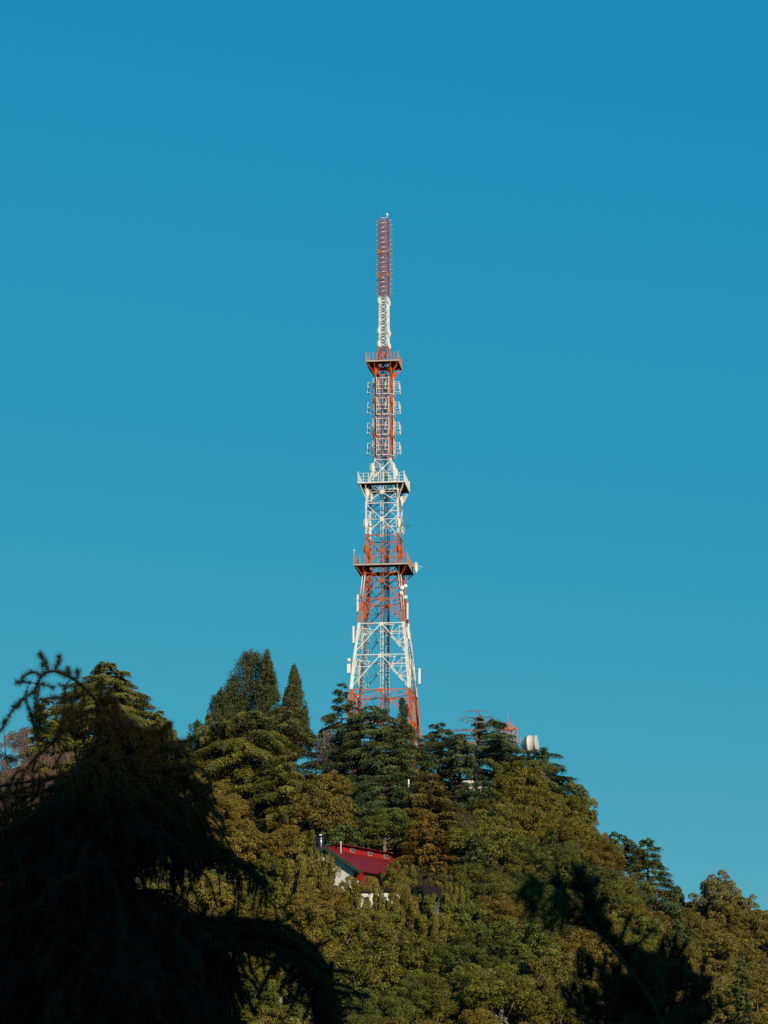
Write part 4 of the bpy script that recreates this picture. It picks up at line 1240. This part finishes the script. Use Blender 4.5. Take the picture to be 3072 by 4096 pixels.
    fan([(440, 4000), (600, 3960), (760, 3990), (860, 4050), (900, 4150)], .02, .004, 110, 14, (22, .15, .45, 1), 6, 60)
    limb([pt(400, 2850), pt(500, 2880), pt(560, 2920), pt(640, 2925), pt(690, 2890)], .015, .004, 85, 12, (10, .06, .2, 1), nl=.07)
    limb([pt(400, 2900), pt(480, 2960), pt(600, 2985), pt(700, 2995), pt(770, 3010)], .016, .004, 85, 12, (12, .08, .28, 1))
    limb([pt(420, 3050), pt(560, 3060), pt(680, 3080), pt(790, 3180), pt(800, 3260)], .02, .004, 85, 12, (14, .1, .34, 1))
    limb([pt(430, 3200), pt(600, 3170), pt(720, 3230), pt(800, 3330), pt(830, 3400)], .02, .004, 85, 12, (14, .12, .36, 1))
    limb([pt(430, 3330), pt(640, 3330), pt(800, 3370), pt(930, 3440), pt(1030, 3500), pt(1060, 3580), pt(1062, 3680)], .022, .003, 70, 9, (12, .15, .42, 1))
    limb([pt(440, 3420), pt(600, 3400), pt(780, 3430), pt(880, 3480), pt(960, 3500), pt(966, 3650)], .02, .003, 70, 9, (10, .15, .42, 1))
    # large arched bough at the bottom
    for d, dy in ((0, 0), (.25, 25), (-.25, 45), (.1, 80), (-.4, 100)):
        limb([pt(450, 3800 + dy, d*.2), pt(640, 3720 + dy, d), pt(860, 3680 + dy, d), pt(1050, 3685 + dy, d), pt(1190, 3735 + dy, d), pt(1285, 3835 + dy, d), pt(1325, 3960 + dy, d), pt(1330, 4120 + dy, d)], .028, .004, 120, 15, (34, .12, .40, 1), nl=.08)
    limb([pt(430, 3900, .4), pt(700, 3800, .4), pt(950, 3790, .3), pt(1150, 3880, .2), pt(1250, 3990, .1), pt(1260, 4130, .1)], .028, .004, 95, 13, (20, .12, .30, 1), nl=.07)
    # boughs on the left
    limb([pt(410, 2880), pt(340, 2880), pt(250, 2930), pt(180, 3000), pt(100, 3080), pt(90, 3150)], .016, .004, 85, 12, (16, .06, .22, 1))
    limb([pt(400, 2830), pt(330, 2860), pt(280, 2900), pt(220, 2960), pt(140, 2990)], .016, .004, 95, 12, (14, .05, .16, 1))
    limb([pt(420, 3080), pt(300, 3090), pt(160, 3120), pt(0, 3145), pt(-150, 3190)], .02, .004, 100, 13, (24, .08, .2, 1))
    # body: many boughs all round the trunk
    py = 2885
    for k in range(26):      # wide low boughs that fill the lower left corner
        y0 = 3110 + 40*k; x1 = g.uniform(-420, 60); dd = g.uniform(-.5, .6)
        limb([pt(435, y0), pt(330, y0 - 30, dd*.3), pt(200, y0 + 10, dd*.7), pt(60, y0 + 60, dd), pt(x1, y0 + 150, dd)], .018, .004, 95, 12, (26, .14, .38, 1), nl=.07)
    while py < 4750:
        tt = (py - 2830)/1270.0
        reach = float(np.interp(py, [2830, 2900, 3000, 3100, 3160, 3400, 3700, 4100, 4800], [.12, .24, .42, .75, 1.2, 1.5, 1.75, 2.3, 2.6]))
        for k in range(3 if py < 3120 else 7 if py < 4200 else 3):
            az = g.uniform(0, 2*PI)
            L = reach*g.uniform(.5, 1.0)
            ca, sa = math.cos(az), math.sin(az)
            if ca > 0:
                lim = (int(np.interp(py, [2850, 2950, 3050, 3150, 3400, 3420, 3640, 3660], [560, 700, 750, 780, 760, 500, 500, 900])))
                L = min(L, (lim - 440)*px/max(ca, .25))
            base = pt(440, py); base.y = YN
            up = g.uniform(.05, .28); dr = g.uniform(.08, .30)
            pts = [base + Vector((ca*L*s, sa*L*s, L*(up*math.sin(PI*min(s*1.1, 1)) - dr*s**2.2*.8))) for s in (0, .25, .5, .75, 1)]
            n = int(5 + L*13)
            limb(pts, .008 + .011*L, .004, 75, 10, (n, .1, .20 + .26*min(1, L), 1))
        py += 17 if py < 4200 else 40
    me = N.build()
    t = empty('near_conifer', (tr[-1].x, YN, z0 + 1)); tag(t, 'large dark shaded conifer with drooping boughs filling the left foreground', 'tree', 'near conifers in shade')
    o = link('crown', me, t); o.location = -Vector(t.location)
    w = N.b.build('trunk', M['darkbark'], t); w.location = -Vector(t.location)
near_left()

def near_right():
    YN = 15.0; N = Needles(31); g = random.Random(5)
    def pt(x, y, d=0.0): return at(x, y, YN + d)
    NL, NW = .062, .0038
    def limb(pts, r0, r1, per=95, nn=9, nl=NL, ups=0, upl=(.08, .16), lean=.4):
        c = bez(pts, 7); N.b.tube(c, [r0 + (r1 - r0)*i/(len(c)-1) for i in range(len(c))], 5)
        if per: N.shoots(c[2:], per, nl, NW, nn, bias=(0, 0, .3))
        for k in range(ups):
            u = .1 + .9*(k + g.random())/ups; i = min(len(c)-1, int(u*(len(c)-1))); l = g.uniform(*upl)
            q = c[i]; d = Vector((g.uniform(-1, 1)*lean*1.6, g.uniform(-1, 1)*lean*1.6, 1)).normalized()
            cc = bez([q, q + d*l*.5 + Vector((g.uniform(-.01, .01), 0, 0)), q + d*l], 3)
            N.b.tube(cc, [.004]*len(cc), 4); N.shoots(cc, 130, nl, NW, 14, spread=.75, bias=(0, 0, .35))
    tr = [pt(2560, 3830), pt(2600, 3950), pt(2640, 4096), pt(2700, 4500)]
    z0 = ground(tr[-1].x, YN)
    c = bez(tr, 6); c.append(Vector((c[-1].x, YN, z0 - .5)))
    N.b.tube(c, [.016 + .06*i/(len(c)-1) for i in range(len(c))], 7)
    # main dark boughs
    limb([pt(2600, 3960), pt(2500, 3830), pt(2420, 3740), pt(2360, 3660), pt(2340, 3560), pt(2322, 3500)], .018, .004, 110, 14, .075, ups=14, upl=(.06, .12))
    limb([pt(2420, 3745), pt(2330, 3700), pt(2260, 3690), pt(2240, 3640), pt(2235, 3560)], .008, .003, 90, 12, .07, ups=12)
    limb([pt(2480, 3800), pt(2490, 3740), pt(2510, 3690), pt(2520, 3665)], .007, .003, 110, 15, .06)
    limb([pt(2500, 3830), pt(2560, 3770), pt(2600, 3730), pt(2610, 3715)], .007, .003, 110, 15, .06)
    limb([pt(2560, 3900), pt(2640, 3860), pt(2700, 3830), pt(2730, 3830)], .008, .003, 110, 14, .06, ups=7)
    limb([pt(2600, 3960), pt(2680, 3930), pt(2740, 3930), pt(2830, 3905)], .008, .003, 90, 12, .055, ups=8)
    limb([pt(2590, 3940), pt(2480, 3930), pt(2380, 3920), pt(2290, 3900)], .010, .003, 90, 12, .06, ups=14)
    limb([pt(2620, 4040), pt(2480, 4040), pt(2360, 4020), pt(2260, 4030)], .010, .003, 90, 12, .06, ups=16)
    limb([pt(2620, 4030), pt(2720, 4010), pt(2800, 3990), pt(2830, 3960)], .010, .003, 90, 12, .055, ups=10)
    for k in range(90):
        d = g.uniform(-.5, .5)
        py = g.uniform(3850, 4350); px_ = 2600 + g.gauss(0, 40)
        ex = px_ + g.uniform(-1, 1)*(130 + (py - 3850)*.45); ey = py - g.uniform(20, 110)
        if ey < 3760 + abs(ex - 2560)*.5: ey = 3790 + abs(ex - 2560)*.5
        limb([pt(px_, py), pt((px_+ex)/2, (py+ey)/2 + 15, d*.5), pt(ex, ey, d)], .007, .003, 110, 13, .06, ups=7, upl=(.05, .11))
    for k in range(16):
        u = g.random(); bx = 2330 + 70*u; by = 3520 + 200*u
        limb([pt(bx, by, g.uniform(-.1, .1)), pt(bx + g.uniform(-45, 45), by - 10, g.uniform(-.2, .2)), pt(bx + g.uniform(-60, 50), by - g.uniform(10, 60), g.uniform(-.2, .2))], .005, .002, 120, 14, .065)
    me = N.build()
    t = empty('near_pine', (tr[-1].x, YN, z0)); tag(t, 'dark shaded pine with upright needle tufts in the lower right foreground', 'tree', 'near conifers in shade')
    o = link('crown', me, t); o.location = -Vector(t.location)
    w = N.b.build('trunk', M['darkbark'], t); w.location = -Vector(t.location)
    # soft green drooping spray and bare reddish twigs of a closer branch
    YB = 9.0; N2 = Needles(41)
    def p2(x, y, d=0.0): return at(x, y, YB + d)
    def tw(pts, r0, r1, per=0, nn=8, nl=.04):
        c = bez(pts, 6); N2.b.tube(c, [r0 + (r1-r0)*i/(len(c)-1) for i in range(len(c))], 5)
        if per: N2.shoots(c, per, nl, .0026, nn, bias=(0, 0, -.2))
    tw([p2(2900, 4500), p2(2700, 4200), p2(2600, 4000), p2(2500, 3860), p2(2400, 3740), p2(2240, 3540), p2(2160, 3450), p2(2090, 3400), p2(2020, 3395)], .010, .0022)
    tw([p2(2180, 3470), p2(2120, 3500), p2(2050, 3505), p2(1960, 3465), p2(1840, 3450), p2(1740, 3470), p2(1690, 3530), p2(1690, 3580)], .003, .0010, 40, 5, .02)
    tw([p2(1990, 3475), p2(1930, 3500), p2(1870, 3560), p2(1850, 3570)], .0022, .001, 30, 5, .02)
    for k in range(12):
        x = g.uniform(2120, 2300); y = 3500 + (x - 2120)*.6
        tw([p2(x, y), p2(x - g.uniform(0, 60), y + 60, g.uniform(-.1, .1)), p2(x - g.uniform(10, 80), y + g.uniform(90, 150))], .002, .001, 170, 12, .035)
    me2 = N2.build(); me2.materials.clear(); me2.materials.append(M['near'])
    zg = ground(at(2900, 4500, YB).x, YB)
    base = at(2900, 4500, YB)
    N2.b.tube([base, Vector((base.x + .1, YB, zg - .3))], [.012, .05], 6)
    t2 = empty('near_branch', (base.x + .1, YB, zg)); tag(t2, 'thin sapling bough with reddish bare twigs crossing before the lower right woods', 'sapling')
    o = link('crown', me2, t2); o.location = -Vector(t2.location); o.color = (1.5, 1.4, .9, 1)
    w = N2.b.build('stem', mat('red_twig_bark', (.10, .032, .012), .8, .2), t2); w.location = -Vector(t2.location)
near_right()

# ------------------------------------------------------------------ light, sky, camera
SKY = (.105, 2.08, 4.34)
SUN_EL, SUN_AZ = R(22.5), R(28)      # behind the camera, a little to the right
w = bpy.data.worlds.new('World'); scene.world = w; w.use_nodes = True
nt = w.node_tree
bg = nt.nodes['Background']
sky = nt.nodes.new('ShaderNodeTexSky'); sky.sky_type = 'NISHITA'; sky.sun_disc = False
sky.sun_elevation = SUN_EL; sky.sun_rotation = PI - SUN_AZ
sky.altitude = 2000; sky.air_density = 1.0; sky.dust_density = 0.0; sky.ozone_density = 1.0
# clear mountain air with the photograph's teal grade: the sky's own gradient, compressed per channel
sp = nt.nodes.new('ShaderNodeSeparateColor'); cb = nt.nodes.new('ShaderNodeCombineColor')
nt.links.new(sky.outputs[0], sp.inputs[0])
for k, (gam, sc_) in enumerate(((1.25, SKY[0]), (.30, SKY[1]), (.06, SKY[2]))):
    pw = nt.nodes.new('ShaderNodeMath'); pw.operation = 'POWER'; pw.inputs[1].default_value = gam
    ml = nt.nodes.new('ShaderNodeMath'); ml.operation = 'MULTIPLY'; ml.inputs[1].default_value = sc_
    nt.links.new(sp.outputs[k], pw.inputs[0]); nt.links.new(pw.outputs[0], ml.inputs[0]); nt.links.new(ml.outputs[0], cb.inputs[k])
nt.links.new(cb.outputs[0], bg.inputs['Color'])
bg.inputs['Strength'].default_value = 0.10
l = bpy.data.lights.new('sun', 'SUN'); l.energy = 4.5; l.angle = R(.5); l.color = (1.0, .885, .70)
so = bpy.data.objects.new('sun', l); COL.objects.link(so)
sd = Vector((math.sin(SUN_AZ)*math.cos(SUN_EL), -math.cos(SUN_AZ)*math.cos(SUN_EL), math.sin(SUN_EL)))
so.rotation_euler = (-sd).to_track_quat('-Z', 'Y').to_euler(); so.location = (30, -60, 160)

cam = bpy.data.cameras.new('camera'); co = bpy.data.objects.new('camera', cam); COL.objects.link(co)
co.location = (0, 0, 0); co.rotation_euler = (PI/2 + PITCH, 0, 0)
cam.sensor_fit = 'VERTICAL'; cam.sensor_height = 36; cam.sensor_width = 36
cam.lens = F/4096*36; cam.clip_start = .5; cam.clip_end = 8000
cam.dof.use_dof = True; cam.dof.focus_distance = 440; cam.dof.aperture_fstop = 5.6
scene.camera = co
scene.view_settings.view_transform = 'Standard'; scene.view_settings.look = 'None'
scene.view_settings.exposure = 0; scene.view_settings.gamma = 1
scene.cycles.max_bounces = 4; scene.cycles.diffuse_bounces = 3; scene.cycles.glossy_bounces = 1; scene.cycles.transmission_bounces = 2
scene.cycles.use_denoising = False
